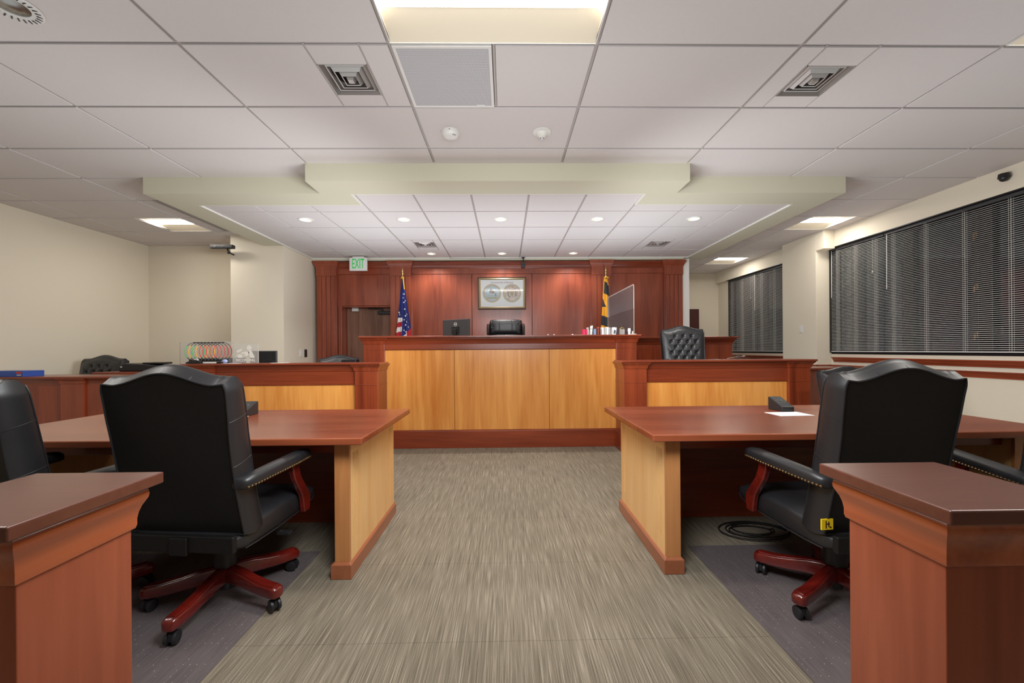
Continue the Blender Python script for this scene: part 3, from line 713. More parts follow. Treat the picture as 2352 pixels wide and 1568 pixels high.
def front_desk(name, label, x0, x1, yf, zt, pils, sidex, yback, inner):
    O = ((x0+x1)/2, yf+.3, 0)
    t = thing(name, O, label, 'desk')
    MB().box(x0+.02, x1-.02, yf+.012, yf+.04, .215, zt-.255).build('front_panel', 'panel', t, O, bevel=.002)
    MB().box(x0+.01, x1-.01, yf+.04, yf+.055, 0, zt-.03).build('backing', 'cherryX', t, O)
    MB().box(x0+.01, x1-.01, yf, yf+.04, 0, .213).build('plinth', 'cherryX', t, O, bevel=.003)
    MB().box(x0+.01, x1-.01, yf, yf+.04, zt-.252, zt-.09).build('frieze', 'cherryX', t, O, bevel=.002)
    MB().sweep([(x0+.02, yf), (x1-.02, yf)], crown(zt-.022)).build('crown_molding', 'cherryX', t, O, smooth=30)
    for a, b in pils: pil(t, O, a, b, yf-.03, zt, zt-.252, yb=yf+.055)
    for x, s in sidex:   # side returns, s = outward sign
        a, b = (x-.03, x) if s > 0 else (x, x+.03)
        mb = MB().box(a, b, yf+.0553, yback, 0, zt-.03).box(a-.006*(s<0), b+.006*(s>0), yf+.056, yback, zt-.255, zt-.249)
        mb.box(a-.008*(s<0), b+.008*(s>0), yf+.0555, yback, 0, .21)
        path = [(x, yf+.055), (x, yback)] if s > 0 else [(x, yback), (x, yf+.055)]
        mb.sweep(path, crown(zt-.022)); mb.build('side_panel', 'cherryZ', t, O)
    MB().box(x0-.045, x1+.045, yf-.085, yf+.25, zt-.022, zt).build('countertop', 'cherryX', t, O, bevel=.005, seg=3)
    if inner: MB().box(x0+.05, x1-.34, yf+.056, yf+.65, zt-.33, zt-.30).build('writing_surface', 'cherryX', t, O, bevel=.003)
    return t
YD = 4.57
front_desk('clerk_desk', "long front desk to the left of the judge's bench", -3.564, -1.45, YD, 1.07, [(-3.564, -3.275), (-1.703, -1.45)], [(-1.45, 1)], 4.90, True)
front_desk('witness_stand', "witness stand to the right of the judge's bench", 1.341, 3.481, YD, 1.07, [(1.341, 1.599), (3.235, 3.481)], [(1.341, -1)], 4.90, False)
MB().box(-3.9, -1.9, 5.2, 5.2001, 0, .001)
struct('floor_step', MB().box(1.66, 3.9, 4.66, 6.27, .005, .37), 'carpet')
# dark partition behind the witness chair
O = (2.6, 6.32, 0)
t = thing('partition_rail', O, 'dark cherry low partition with moulded cap behind the witness chair', 'partition')
MB().box(1.62, 3.58, 6.30, 6.34, 0, 1.35).build('panel', 'cherryZ', t, O, bevel=.002)
MB().sweep([(1.62, 6.30), (3.58, 6.30), (3.58, 6.34)], crown(1.362, .09, .05)).build('crown_molding', 'cherryX', t, O, smooth=30)
MB().box(1.62, 3.66, 6.22, 6.42, 1.364, 1.388).build('cap', 'cherryX', t, O, bevel=.005)

# low desks at either side
def low_desk(name, label, x0, x1, yf, zt, pils, depth=.55):
    O = ((x0+x1)/2, yf+depth/2, 0)
    t = thing(name, O, label, 'desk')
    MB().box(x0, x1, yf, yf+.03, 0, zt-.1).build('front_panel', 'cherryZ', t, O, bevel=.002)
    MB().sweep([(x0, yf), (x1, yf)], crown(zt-.022, .05, .03)).box(x0, x1, yf, yf+.03, zt-.1, zt-.022).build('crown_molding', 'cherryX', t, O, smooth=30)
    for a, b in pils: MB().box(a, b, yf-.025, yf-.0005, 0, zt-.06).sweep([(a, yf-.001), (a, yf-.025), (b, yf-.025), (b, yf-.001)], crown(zt-.022, .06, .03)).build('pilaster', 'cherryZ', t, O, bevel=.002)
    MB().box(x0-.02, x1+.02, yf-.06, yf+depth, zt-.022, zt).build('countertop', 'cherryX', t, O, bevel=.005, seg=3)
    for x in (x0, x1-.03): MB().box(x, x+.03, yf+.03, yf+depth-.02, 0, zt-.022).build('end_panel', 'cherryZ', t, O)
    return t
low_desk('side_desk', 'low cherry desk along the left wall with a blue box on its end', -5.96, -4.15, 4.42, .95, [(-4.80, -4.56)], .42)
low_desk('side_table', 'cherry side table carrying the black printer at the left', -4.90, -4.10, 4.90, .97, [], .60)
low_desk('counsel_shelf', 'low dark cherry desk between the witness stand and the beige column', 3.55, 4.75, 5.35, .93, [], .45)

# ------------------------------------------------------------ counsel tables
def counsel_table(sgn, x_in, x_out, label):
    """sgn +1: inner (aisle) end at smaller x"""
    yn, yf = 2.03, 3.045; zt = .762
    O = ((x_in+x_out)/2, (yn+yf)/2, 0)
    t = thing('counsel_table', O, label, 'table', 'counsel tables')
    x0, x1 = min(x_in, x_out), max(x_in, x_out)
    MB().box(x0, x1, yn, yf, zt-.036, zt).build('tabletop', 'tabletop', t, O, bevel=.006, seg=3)
    for xe, s in ((x_in, sgn), (x_out, -sgn)):
        a = xe+s*.105; b = xe+s*.185        # panel skin outer / inner faces
        lo, hi = min(a, b), max(a, b)
        # end panel built of stiles and recessed flutes
        mb = MB().box(lo+.016, hi-.016, yn+.125, yf-.075, .085, zt-.037)
        o0, o1 = (a, a+s*.0165)
        def skin(y0, y1, z0, z1): mb.box(o0, o1-s*.0002, y0, y1, z0, z1)
        ys, ye = yn+.125, yf-.075; f0, f1 = .17, zt-.11; grooves = []
        for base in (ys+.035, ye-.105):
            for k in range(4): grooves.append((base+k*.022, base+k*.022+.007))
        y = ys
        for g0, g1 in grooves:
            skin(y, g0, .085, zt-.037); skin(g0, g1, .085, f0); skin(g0, g1, f1, zt-.037); y = g1
        skin(y, ye, .085, zt-.037)
        mb.build('end_panel', 'tan', t, O)
        MB().box(lo, hi, yn+.107, yn+.1245, .085, zt-.037).build('leg_post', 'tanleg', t, O, bevel=.002)
        MB().box(lo-.016, hi+.012, yn+.09, yf-.06, .0, .075).add([(lo-.016, yn+.09, .075), (hi+.012, yn+.09, .075), (hi+.012, yf-.06, .075), (lo-.016, yf-.06, .075), (lo-.002, yn+.105, .086), (hi+.001, yn+.105, .086), (hi+.001, yf-.07, .086), (lo-.002, yf-.07, .086)],
                 [(0,1,5,4),(1,2,6,5),(2,3,7,6),(3,0,4,7),(4,5,6,7)]).build('end_plinth', 'plinth', t, O, bevel=.003)
    MB().box(x0+.19, x1-.19, 2.84, 2.865, 0, zt-.037).build('modesty_panel', 'cherryX', t, O, bevel=.002)
    MB().box(x0+.19, x1-.19, yn+.16, yn+.185, zt-.11, zt-.037).build('apron', 'cherryX', t, O, bevel=.002)
    return t
counsel_table(-1, -.728, -2.90, 'left wooden counsel table with cherry top and fluted tan end panel')
counsel_table(1, .745, 2.942, 'right wooden counsel table with cherry top and fluted tan end panel')

# ------------------------------------------------------------ bar posts in the foreground
def bar_post(x0, x1, y0, y1, label):
    zt = .91; O = ((x0+x1)/2, (y0+y1)/2, 0)
    t = thing('bar_post', O, label, 'post', 'wooden posts of the bar rail')
    MB().box(x0, x1, y0, y1, zt-.027, zt).build('cap', 'posttop', t, O, bevel=.0035, seg=3)
    a, b, c, d = x0+.039, x1-.039, y0+.044, y1-.044
    z = zt-.028
    prof = [(0, z-.092), (.005, z-.092), (.007, z-.084), (.007, z-.070), (.009, z-.056), (.013, z-.042), (.018, z-.032), (.0215, z-.024), (.0225, z-.015), (.021, z-.006), (.016, z), (0, z)]
    MB().sweep([(a, c), (b, c), (b, d), (a, d)], prof, closed=True).build('crown_molding', 'postcrown', t, O, smooth=35)
    MB().box(a, b, c, d, 0, z).build('shaft', 'postZ', t, O, bevel=.002)
    MB().sweep([(a, c), (b, c), (b, d), (a, d)], [(0, 0), (.015, 0), (.015, .11), (.008, .125), (0, .13)], closed=True).build('base_molding', 'postcrown', t, O)
    return t
bar_post(-1.141, -.836, .683, .992, 'dark reddish wooden post in the left foreground, its shaft cut off by the photo')
bar_post(.784, 1.079, .697, .998, 'dark reddish wooden post in the right foreground, in front of a leather chair')

# ------------------------------------------------------------ chair mats and cable
tag(MB().prism([(-2.66, .75), (-1.12, .75), (-1.12, 2.42), (-2.66, 2.42)], .001, .004).build('chair_mat', 'mat'), 'clear ribbed floor mat under the left leather chairs', 'floor mat')
tag(MB().prism([(1.095, .75), (2.66, .75), (2.66, 2.42), (1.095, 2.42)], .001, .004).build('chair_mat', 'mat'), 'clear ribbed floor mat under the right leather chairs', 'floor mat')
pts = []
for k in range(90):
    a = k*.28; r = .16+.05*sin(k*.11)-.0006*k; pts.append((1.62+r*1.25*cos(a)+.02*sin(k*.2), 2.60+r*.75*sin(a), .006+.0006*(k % 23)))
tag(MB().tube(pts, .004, 6).build('power_cable', 'blackmat', smooth=True), 'loosely coiled black cable on the carpet under the right table', 'cable')

# ------------------------------------------------------------ executive chairs
BW = lambda z: .272-.006*sin(pi*min(max((z-.42)/.5, 0), 1))+.008*max(0, (z-.85)/.23)
def ztop(s):
    s = abs(s); c = .5*(1+cos(pi*min(s/.86, 1)))
    return 1.078+.050*c+.006*max(0, (s-.8)/.2)
ZB = .42
def rear_y(z):
    t_ = (z-ZB)/.68
    return -.216-.112*t_-.008*sin(pi*t_*1.0)
def thick(z): return .112-.018*max(0, (z-.8)/.3)
TUFT = []
for r_, (zz, nn) in enumerate(((1.0, 3), (.925, 4), (.85, 3), (.775, 4), (.70, 3), (.625, 4), (.55, 3))):
    for k in range(nn): TUFT.append(((k-(nn-1)/2)*.108, zz))
def front_off(x, z, s, t_):
    b = .034*(1-abs(s)**6)*(1-abs(2*t_-1)**8)
    d = 0
    for bx, bz in TUFT:
        q = ((x-bx)**2+(z-bz)**2)
        if q < .008: d += .024*exp(-q/.00045)
        # diagonal creases
        for q2 in (-1, 1):
            dx, dz = x-bx, z-bz
            al = (dx*q2*.58+dz*.81); ac = (dx*.81-dz*q2*.58)
            if 0 < al < .092 and abs(ac) < .012: d += .007*exp(-(ac/.004)**2)*sin(pi*al/.092)**.5
    return b-min(d, .028)
def back_mesh():
    mb = MB(); NU, NV = 57, 61
    def P(u, v, f):
        s = 2*u-1; zt_ = ztop(s); z = ZB+v*(zt_-ZB); x = s*BW(z)
        cr = 1-.035*max(0, (v-.93)/.07)**2*abs(s)**8
        x *= cr
        if f == 'r':
            y = rear_y(z)-.008*(1-s*s)*(4*v*(1-v)) + .0025*sin(9*x+14*z)*(1-s**4)
            z2 = z-.014*max(0, (v-.86)/.14)
            return (x*.985, y, z2)
        y = rear_y(z)+thick(z)+front_off(x, z, s, v)
        return (x*.975, y, z-.008*max(0, (v-.9)/.1))
    mb.grid(lambda u, v: P(u, v, 'r'), NU, NV, 0); mb.grid(lambda u, v: P(u, v, 'f'), NU, NV, 1, True)
    # perimeter band
    per = [(0, j/(NV-1)) for j in range(NV)]+[(i/(NU-1), 1) for i in range(1, NU)]+[(1, 1-j/(NV-1)) for j in range(1, NV)]+[(1-i/(NU-1), 0) for i in range(1, NU-1)]
    K = 7; rs = []
    for k in range(K+1):
        r = []; a = k/K
        for u, v in per:
            p0, p1 = Vector(P(u, v, 'r')), Vector(P(u, v, 'f')); p = p0.lerp(p1, a); b = sin(pi*a)**.7
            if u in (0, 1): p.x += (-1 if u == 0 else 1)*.010*b*(1 if v < 1 else .5)
            if v == 1: p.z += .030*b*min(1, a*1.6+.3)*(1.15-.35*0+.0 if .06 < u < .94 else .95)
            if v == 0: p.z -= .012*b
            r.append(tuple(p))
        rs.append(r)
    mb.rings(rs, True, False, 1)
    rear_loop = [P(u, v, 'r') for u, v in per]; front_loop = [P(u, v, 'f') for u, v in per]
    return mb, rear_loop, front_loop, per, P
def make_chair(label, loc, rz, group):
    t = thing('office_chair', loc, label, 'chair', group, rz)
    mb, rl, fl, per, P = back_mesh()
    bk = mb.build('backrest', ['leather_back', 'leather'], t, smooth=55)
    pm = MB(); pm.tube([(x*1.0, y-.001, z) for x, y, z in rl]+[rl[0]], .0042, 6); pm.tube(fl+[fl[0]], .0034, 6)
    for zz in (.93, .74):            # band seams on both sides and over the top
        v = (zz-ZB)/(ztop(1)-ZB)
        for u, s in ((0, -1), (1, 1)):
            p0, p1 = Vector(P(u, v, 'r')), Vector(P(u, v, 'f')); pts = []
            for k in range(9):
                a = k/8; q = p0.lerp(p1, a); q.x += s*(.010*sin(pi*a)**.7+.0002); q.z += -.02+.03*a; pts.append(tuple(q))
            pm.tube(pts, .0016, 5)
    for u in (.28, .5, .72):
        p0, p1 = Vector(P(u, 1, 'r')), Vector(P(u, 1, 'f')); pts = []
        for k in range(11):
            a = k/10; q = p0.lerp(p1, a); q.z += .030*(sin(pi*a)**.7)*min(1, a*1.6+.3)+.0002; pts.append(tuple(q))
        pm.tube(pts, .0014, 5)
    pm.build('piping', 'leather', bk, smooth=True)
    mb = MB()
    for bx, bz in TUFT:
        mb.ball((bx, rear_y(bz)+thick(bz)+.034-.016, bz), .0095, 8, sy=.5)
    mb.build('tuft_buttons', 'leather', bk, smooth=True)
    # seat cushion
    mb = MB(); secs = []
    for y, hw, zb, zt_ in ((-.245, .21, .385, .40), (-.24, .245, .36, .418), (-.20, .262, .345, .425), (-.12, .264, .338, .462), (0, .264, .338, .472), (.14, .262, .345, .474), (.25, .258, .355, .468), (.32, .25, .368, .455), (.352, .238, .388, .438), (.362, .20, .40, .425)):
        secs.append((y, 0, (zb+zt_)/2, hw, (zt_-zb)/2, 5.5 if abs(y) < .3 else 4))
    mb.loft(secs, 40); st = mb.build('seat', 'leather', t, smooth=55)
    pm = MB(); 
    for zoff in (.030,):
        ring = []
        for y, _, zc, hw, hh, e in secs[2:-1]: ring.append((hw*.985, y, zc-hh*.78))
        pm.tube(ring, .0035, 6); pm.tube([(-x, y, z) for x, y, z in ring], .0035, 6)
        pm.tube([ring[-1], (.12, .356, ring[-1][2]+.0), (-.12, .356, ring[-1][2]), (-ring[-1][0], ring[-1][1], ring[-1][2])], .0035, 6)
    pm.build('seat_piping', 'leather', st, smooth=True)
    MB().box(-.25, .25, -.262, -.235, .355, .425).box(-.03, .05, -.272, -.262, .345, .42).build('rear_apron', 'leather_back', t, bevel=.008, seg=3)
    # arms
    for s in (-1, 1):
        arm = MB(); L = []
        pts = [(-.262, .270, .646, .020, .018), (-.25, .284, .648, .030, .026), (-.20, .290, .652, .033, .029), (-.08, .294, .658, .034, .030), (.06, .297, .664, .036, .030), (.14, .296, .668, .036, .029), (.175, .298, .667, .032, .026), (.192, .298, .664, .020, .018)]
        arm.loft([(y, s*x, z, w_, h_) for y, x, z, w_, h_ in pts], 20, 2.8)
        a = arm.build('arm_pad', 'leather', t, smooth=60)
        nh = MB(); ln = []
        for y, x, z, w_, h_ in pts[1:-1]: ln.append(Vector((s*(x+w_*.93), y, z-h_*.52)))
        ln.append(Vector((s*.315, .188, .652))); ln.append(Vector((s*.298, .197, .650))); ln.append(Vector((s*.283, .188, .652)))
        tot = [0]
        for i in range(1, len(ln)): tot.append(tot[-1]+(ln[i]-ln[i-1]).length)
        d = 0
        while d < tot[-1]:
            i = max(j for j in range(len(tot)) if tot[j] <= d); i = min(i, len(ln)-2); f = (d-tot[i])/(tot[i+1]-tot[i]); p = ln[i].lerp(ln[i+1], f)
            nh.ball(tuple(p), .0062, 8); d += .0165
        nh.build('nailheads', 'brass', a, smooth=True)
        # S shaped wooden arm post
        prof = [(.095, .645, .030), (.100, .60, .030), (.118, .55, .031), (.150, .50, .033), (.182, .45, .036), (.190, .41, .034), (.190, .36, .026)]
        front = [(y+w_, z) for y, z, w_ in prof]; back = [(y-w_*.8, z) for y, z, w_ in reversed(prof)]
        poly = front+back
        ps = MB().extr(poly, 'X', s*.268, s*.296) if s > 0 else MB().extr(poly, 'X', -.296, -.268)
        ps.build('arm_post', 'mahog', t, bevel=.006, seg=3)
    # mechanism, column, lever
    MB().box(-.12, .12, -.14, .14, .315, .345).box(-.04, .04, -.05, .12, .285, .315).build('tilt_mechanism', 'black', t, bevel=.006)
    MB().tube([(.05, .02, .32), (.25, .05, .315)], .005, 6).box(.235, .30, .03, .065, .302, .316).build('height_lever', 'black', t, bevel=.002)
    MB().lathe([(.001, .335), (.046, .335), (.052, .32), (.052, .21), (.050, .172), (.034, .168), (.034, .075), (.03, .06), (.001, .06)], seg=28).build('gas_column', 'black', t, smooth=35)
    # star base
    for k in range(5):
        ang = radians(-86+72*k)
        leg = MB().loft([(.020, 0, .125, .024, .036, 5), (.05, 0, .126, .025, .037, 5), (.11, 0, .120, .026, .034, 5), (.18, 0, .106, .027, .029, 5), (.25, 0, .096, .028, .027, 5), (.305, 0, .094, .029, .027, 5), (.330, 0, .092, .027, .024, 4), (.338, 0, .090, .018, .017, 3)], 24, axis='X')
        leg.loft([(.04, 0, .164, .017, .004), (.11, 0, .155, .018, .004), (.18, 0, .136, .019, .004), (.25, 0, .124, .020, .004), (.315, 0, .121, .018, .004)], 12, 3, axis='X')
        R_ = Matrix.Rotation(ang, 4, 'Z')
        lg = leg.xf(R_).build('base_leg', 'mahog', t, smooth=50)
        cs = MB(); sw = radians(40*k+15)
        for q in (-1, 1): cs.lathe([(.001, -.008), (.018, -.009), (.026, -.006), (.028, 0), (.026, .006), (.018, .009), (.001, .008)], (q*.015, 0, .028), 20, 'X')
        cs.box(-.006, .006, -.018, .018, .02, .052).lathe([(.001, .07), (.008, .07), (.008, .05), (.014, .046), (.001, .046)], (0, .0, 0), 10)
        cs.xf(Matrix.Translation((.308*cos(ang), .308*sin(ang), 0.004)) @ Matrix.Rotation(sw, 4, 'Z'))
        cs.build('caster', 'rubber', lg, smooth=40)
    return t
GRP = 'black leather executive office chairs'
chairL = make_chair('black leather office chair at the left counsel table, seen whole from behind', (-1.368, 1.975, 0), radians(-5.6), GRP)
chairR = dup(chairL, (1.568, 1.90, 0), radians(5.8), 'black leather office chair at the right counsel table, with a yellow tag on its back', GRP)
M_['yellow'] = plain('yellow_tag', srgb(240, 205, 20), .5)
tg = MB().box(-.297, -.245, -.236, -.230, .448, .492).build('yellow_tag', 'yellow', chairR)
mb = MB()
for a, b, c, d in ((-.280, -.276, .455, .485), (-.275, -.262, .470, .474), (-.268, -.264, .46, .482), (-.262, -.254, .456, .461)): mb.box(a, b, -.2372, -.2362, c, d)
mb.build('tag_print', 'seam', tg)
dup(chairL, (-2.07, 1.87, 0), radians(-13), 'black leather office chair at the left edge of the photo, cut off', GRP)
dup(chairL, (2.46, 1.75, 0), radians(-14), 'black leather office chair cut off by the right edge of the photo', GRP)
dup(chairL, (-5.50, 5.30, 0), radians(176), 'black tufted leather chair behind the low desk by the left wall', GRP).scale = (1.06, 1.0, 1.02)
dup(chairL, (2.42, 5.30, .37), radians(172), 'black tufted leather chair on the witness stand', GRP).scale = (1.03, 1.03, 1.0)
dup(chairL, (-2.28, 5.62, 0), radians(-150), 'dark office chair behind the clerk desk, only the top of its back in view', GRP)
dup(chairL, (3.60, 3.95, 0), radians(176), 'black tufted chair mostly hidden behind the right leather chair', GRP).scale = (1, 1, .87)

# judge's high back chair
t = thing('judge_chair', (-.0, 6.05, .5), "black padded high-back chair behind the judge's bench", 'chair', None, radians(180))
secs = []
for z, hw, hh in ((.40, .20, .05), (.46, .25, .07), (.8, .27, .075), (1.0, .272, .08), (1.10, .268, .085), (1.155, .255, .075), (1.18, .22, .05), (1.185, .15, .02)): secs.append((z, 0, -.26-.1*(z-.4), hw, hh, 3.2))
MB().loft(secs, 36, axis='Z').build('backrest', 'leather', t, smooth=60)
mb = MB(); NU = 41
def pill(u, v):
    s = 2*u-1; q = 2*v-1
    z = 1.055+.115*q; x = s*.245
    wr = .006*sin(v*70+3*s)*max(0, (abs(s)-.6)/.4)
    y = -.255+ .085*(max(0, 1-q**4)**.5)*(max(0, 1-abs(s)**6)**.5)+wr
    y -= .006*exp(-((abs(s)-.42)/.02)**2)
    return (x, y, z)
mb.grid(pill, 61, 33); hp = mb.build('headrest', 'leather', t, smooth=True)
for s in (-1, 1):
    MB().loft([(.55, s*.275, -.25, .012, .06), (.9, s*.285, -.26, .014, .07), (1.06, s*.288, -.27, .014, .07), (1.11, s*.283, -.275, .010, .05)], 16, axis='Z').build('side_wing', 'black', t, smooth=True)
    MB().loft([(-.2, s*.30, .68, .03, .02), (.0, s*.31, .69, .035, .025), (.15, s*.31, .68, .03, .02)], 14).box(s*.30-.015, s*.30+.015, -.02, .04, .42, .67).build('armrest', 'black', t, smooth=50)
MB().loft([(-.24, 0, .43, .22, .04), (-.1, 0, .43, .26, .06), (.15, 0, .43, .26, .06), (.26, 0, .43, .24, .04)], 28, 4).build('seat', 'leather', t, smooth=60)
MB().lathe([(.001, .38), (.03, .38), (.03, .1), (.05, .06), (.001, .06)]).build('gas_column', 'black', t, smooth=40)
for k in range(5):
    ang = radians(72*k)
    lg = MB().loft([(.02, 0, .09, .022, .02), (.2, 0, .08, .02, .018), (.3, 0, .075, .018, .015)], 14, axis='X').xf(Matrix.Rotation(ang, 4, 'Z')).build('base_leg', 'black', t, smooth=50)
    MB().lathe([(.001, -.02), (.03, -.02), (.03, .02), (.001, .02)], (.29*cos(ang), .29*sin(ang), .03), 16, 'X').build('caster', 'rubber', lg, smooth=40)

# ------------------------------------------------------------ things on the bench
def monitor(name, loc, rz, w_, h_, label, logo=False, stand_h=.12, tilt=0):
    t = thing(name, loc, label, 'monitor', None, rz)
    m = MB().box(-w_/2, w_/2, -.012, .018, stand_h, stand_h+h_).build('screen_housing', 'screen', t, bevel=.006, seg=3)
    MB().box(-w_/2+.01, w_/2-.01, .0185, .0195, stand_h+.01, stand_h+h_-.01).build('display', 'black', m)
    MB().box(-.06, .06, -.03, -.0125, stand_h+h_*.2, stand_h+h_*.6).build('vesa_mount', 'black', t, bevel=.006)
    MB().extr([(-.045, 0), (-.025, 0), (-.025, stand_h+h_*.45), (-.045, stand_h+h_*.45)], 'X', -.03, .03).box(-.1, .1, -.1, .08, 0, .012).build('stand', 'black', t, bevel=.003)
    if logo:
        r = .022; cz = stand_h+h_*.72
        MB().lathe([(r, 0), (r+.004, 0), (r+.004, .002), (r, .002)], (0, -.0145, cz), 30, 'Y').build('logo_ring', 'whitetrim', m)
        text_mesh('DELL', .016, .0008, 'whitetrim', 'logo_text', m, (0, -.0138, cz), (radians(90), 0, 0), width=.036, bold=.0006)
    return t
monitor('computer_monitor', (-.68, 5.50, 1.252), radians(-32), .46, .235, "back of a dark grey computer monitor on the judge's bench", True, stand_h=.135)
# acrylic shield standing along the right side of the bench
t = thing('acrylic_shield', (1.585, 5.5, 1.378), "tall clear acrylic shield along the right side of the judge's bench", 'screen')
MB().add([(0, 0, 0)]*0, [])
def rrect_x(x0, x1, y0, y1, z0, z1, r):
    p = []
    for cx_, cz_, a0 in ((y1-r, z1-r, 0), (y0+r, z1-r, 90), (y0+r, z0+r, 180), (y1-r, z0+r, 270)):
        for k in range(6): a = radians(a0+18*k); p.append((cx_+r*cos(a), cz_+r*sin(a)))
    return MB().extr(p, 'X', x0, x1)
rrect_x(-.003, .003, -.56, .72, .012, .625, .03).build('sheet', 'acryl', t)
mb = MB()
pp = []
for cy_, cz_, a0 in ((.72-.03, .625-.03, 0), (-.56+.03, .625-.03, 90)):
    for k in range(6): a = radians(a0+18*k); pp.append((0, cy_+.03*cos(a), cz_+.03*sin(a)))
MB().tube([(0, .72, .02)]+pp+[(0, -.56, .02)], .0028, 6).build('polished_edge', 'frost', t, smooth=True)
for y in (-.52, .6): MB().box(-.035, .035, y-.02, y+.02, 0, .012).box(-.010, -.0032, y-.02, y+.02, .012, .045).box(.0032, .010, y-.02, y+.02, .012, .045).build('foot_clamp', 'whitetrim', t, bevel=.002)

# papers and folders in a black wire holder
M_['pink'] = plain('hot_pink_card', srgb(232, 50, 100), .6); M_['rust'] = plain('rust_card', srgb(170, 80, 60), .6); M_['greyp'] = plain('grey_paper', srgb(190, 188, 186), .6); M_['bluep'] = plain('pale_blue_card', srgb(140, 160, 190), .6)
zb = 1.379; yb = 4.98
tr = thing('file_holder', (1.09, yb+.03, zb), "black wire file holder on the judge's bench, between pink folder and booklets", 'holder')
mb = MB()
for x in (-.10, .038, .09): mb.tube([(x, -.05, .002), (x, -.05, .075), (x, .05, .075), (x, .05, .002)], .002, 5)
mb.tube([(-.10, -.05, .002), (.09, -.05, .002)], .002, 5).tube([(-.10, -.05, .075), (.09, -.05, .075)], .002, 5).tube([(-.10, .05, .075), (.09, .05, .075)], .002, 5)
mb.build('wire_frame', 'blackmat', tr)
def sheet(nm, label, cat, x, w_, h_, mat, lean=0, dy=.09, th=None, gp=None):
    o = MB().box(-w_/2, w_/2, -dy/2, dy/2, 0, h_).build(nm, mat, bevel=.001); o.location = (x, yb+.03, zb+.0005); o.rotation_euler = (0, lean, 0)
    return tag(o, label, cat, gp)
B = [('folder', "bright pink folder standing at the left end of the papers on the bench", 'folder', .985, .05, .07, 'pink', .0),
     ('folder', 'pale pink folder with ribbon mark beside the hot pink folder', 'folder', 1.020, .012, .092, 'ribbonw', .03),
     ('envelope', 'white envelope standing right of the pink folders', 'envelope', 1.060, .016, .115, 'paper', .12),
     ('notebook', 'pale blue notebook inside the wire holder', 'notebook', 1.105, .030, .078, 'bluep', .02),
     ('notebook', 'rust coloured notebook at the right end of the wire holder', 'notebook', 1.145, .014, .10, 'rust', .08),
     ('booklet', 'white booklet first from the left of the upright row', 'booklet', 1.205, .024, .092, 'paper', .0),
     ('booklet', 'grey booklet second from the left of the upright row', 'booklet', 1.233, .020, .088, 'greyp', .02),
     ('booklet', 'white booklet third from the left of the upright row', 'booklet', 1.262, .026, .094, 'paper', .03),
     ('booklet', 'grey booklet fourth from the left of the upright row', 'booklet', 1.290, .016, .090, 'greyp', .05),
     ('magazine', 'magazine leaning at the right end of the upright row', 'magazine', 1.345, .04, .092, 'paper', .14)]
for b in B: sheet(*b[:3], *b[3:7], b[7])
M_['magprint'] = plain('magazine_print', srgb(90, 92, 110), .6)
mo = [o for o in bpy.data.objects if o.name == 'magazine'][0]
MB().box(-.012, .014, -.0465, -.0455, .012, .06).build('cover_print', 'magprint', mo)
# small brass and white items behind the shield foot
t = thing('desk_clock', (1.50, 5.06, 1.379), 'small brass ornament beside the foot of the acrylic shield', 'ornament')
MB().box(-.06, .0, -.02, .02, 0, .075).build('case', 'acryl2', t, bevel=.004)
MB().tube([(-.06, 0, .077), (-.03, 0, .095), (0, 0, .077)], .008, 8).build('handle', 'gold', t, smooth=True)
t = thing('paper_clip_cup', (1.535, 4.97, 1.379), 'tiny white stack of cards beside the acrylic shield', 'cup')
MB().lathe([(.001, 0), (.016, 0), (.014, .03), (.02, .05), (.016, .08), (.001, .08)], seg=14).build('cup', 'paper', t, smooth=50)
for x, lb in ((.525, 'small white scrap standing on the bench top, left one'), (.60, 'small white scrap on the bench top, next to the left one'), (.83, 'small white scrap on the bench top, nearest the pink folder')):
    o = MB().extr([(-.012, 0), (.012, 0), (.006, .016), (-.008, .012)], 'Y', -.006, .006).build('paper_scrap', 'paper'); o.location = (x, 4.99, 1.379); tag(o, lb, 'paper')

# ------------------------------------------------------------ flags
M_['flagblue'] = plain('flag_navy', srgb(28, 40, 110), .7); M_['flagred'] = plain('flag_red', srgb(180, 24, 36), .7); M_['flagwhite'] = plain('flag_white', srgb(232, 228, 226), .7)
M_['flaggold'] = plain('flag_gold', srgb(240, 165, 30), .6); M_['flagblack'] = plain('flag_black', srgb(40, 44, 50), .7); M_['fringe'] = plain('gold_fringe', srgb(226, 170, 40), .6)
M_['poleW'] = plain('pale_pole', srgb(200, 180, 130), .35, metal=.6)
def flag_base(x, y, label, zf):
    t = thing('flag', (x, y, .5), label, 'flag')
    MB().lathe([(.001, 0), (.14, 0), (.14, .03), (.05, .06), (.03, .1), (.001, .1)], seg=28).build('stand_base', 'gold', t, smooth=40)
    MB().tube([(0, 0, .1), (0, 0, zf-.20-.5)], .012, 10).build('pole', 'poleW', t, smooth=True)
    MB().lathe([(.001, .205), (.004, .17), (.018, .11), (.008, .09), (.014, .075), (.014, .06), (.010, .05), (.012, .01), (.016, 0), (.001, 0)], (0, 0, zf-.205-.5), 16).build('finial', 'gold', t, smooth=40)
    return t
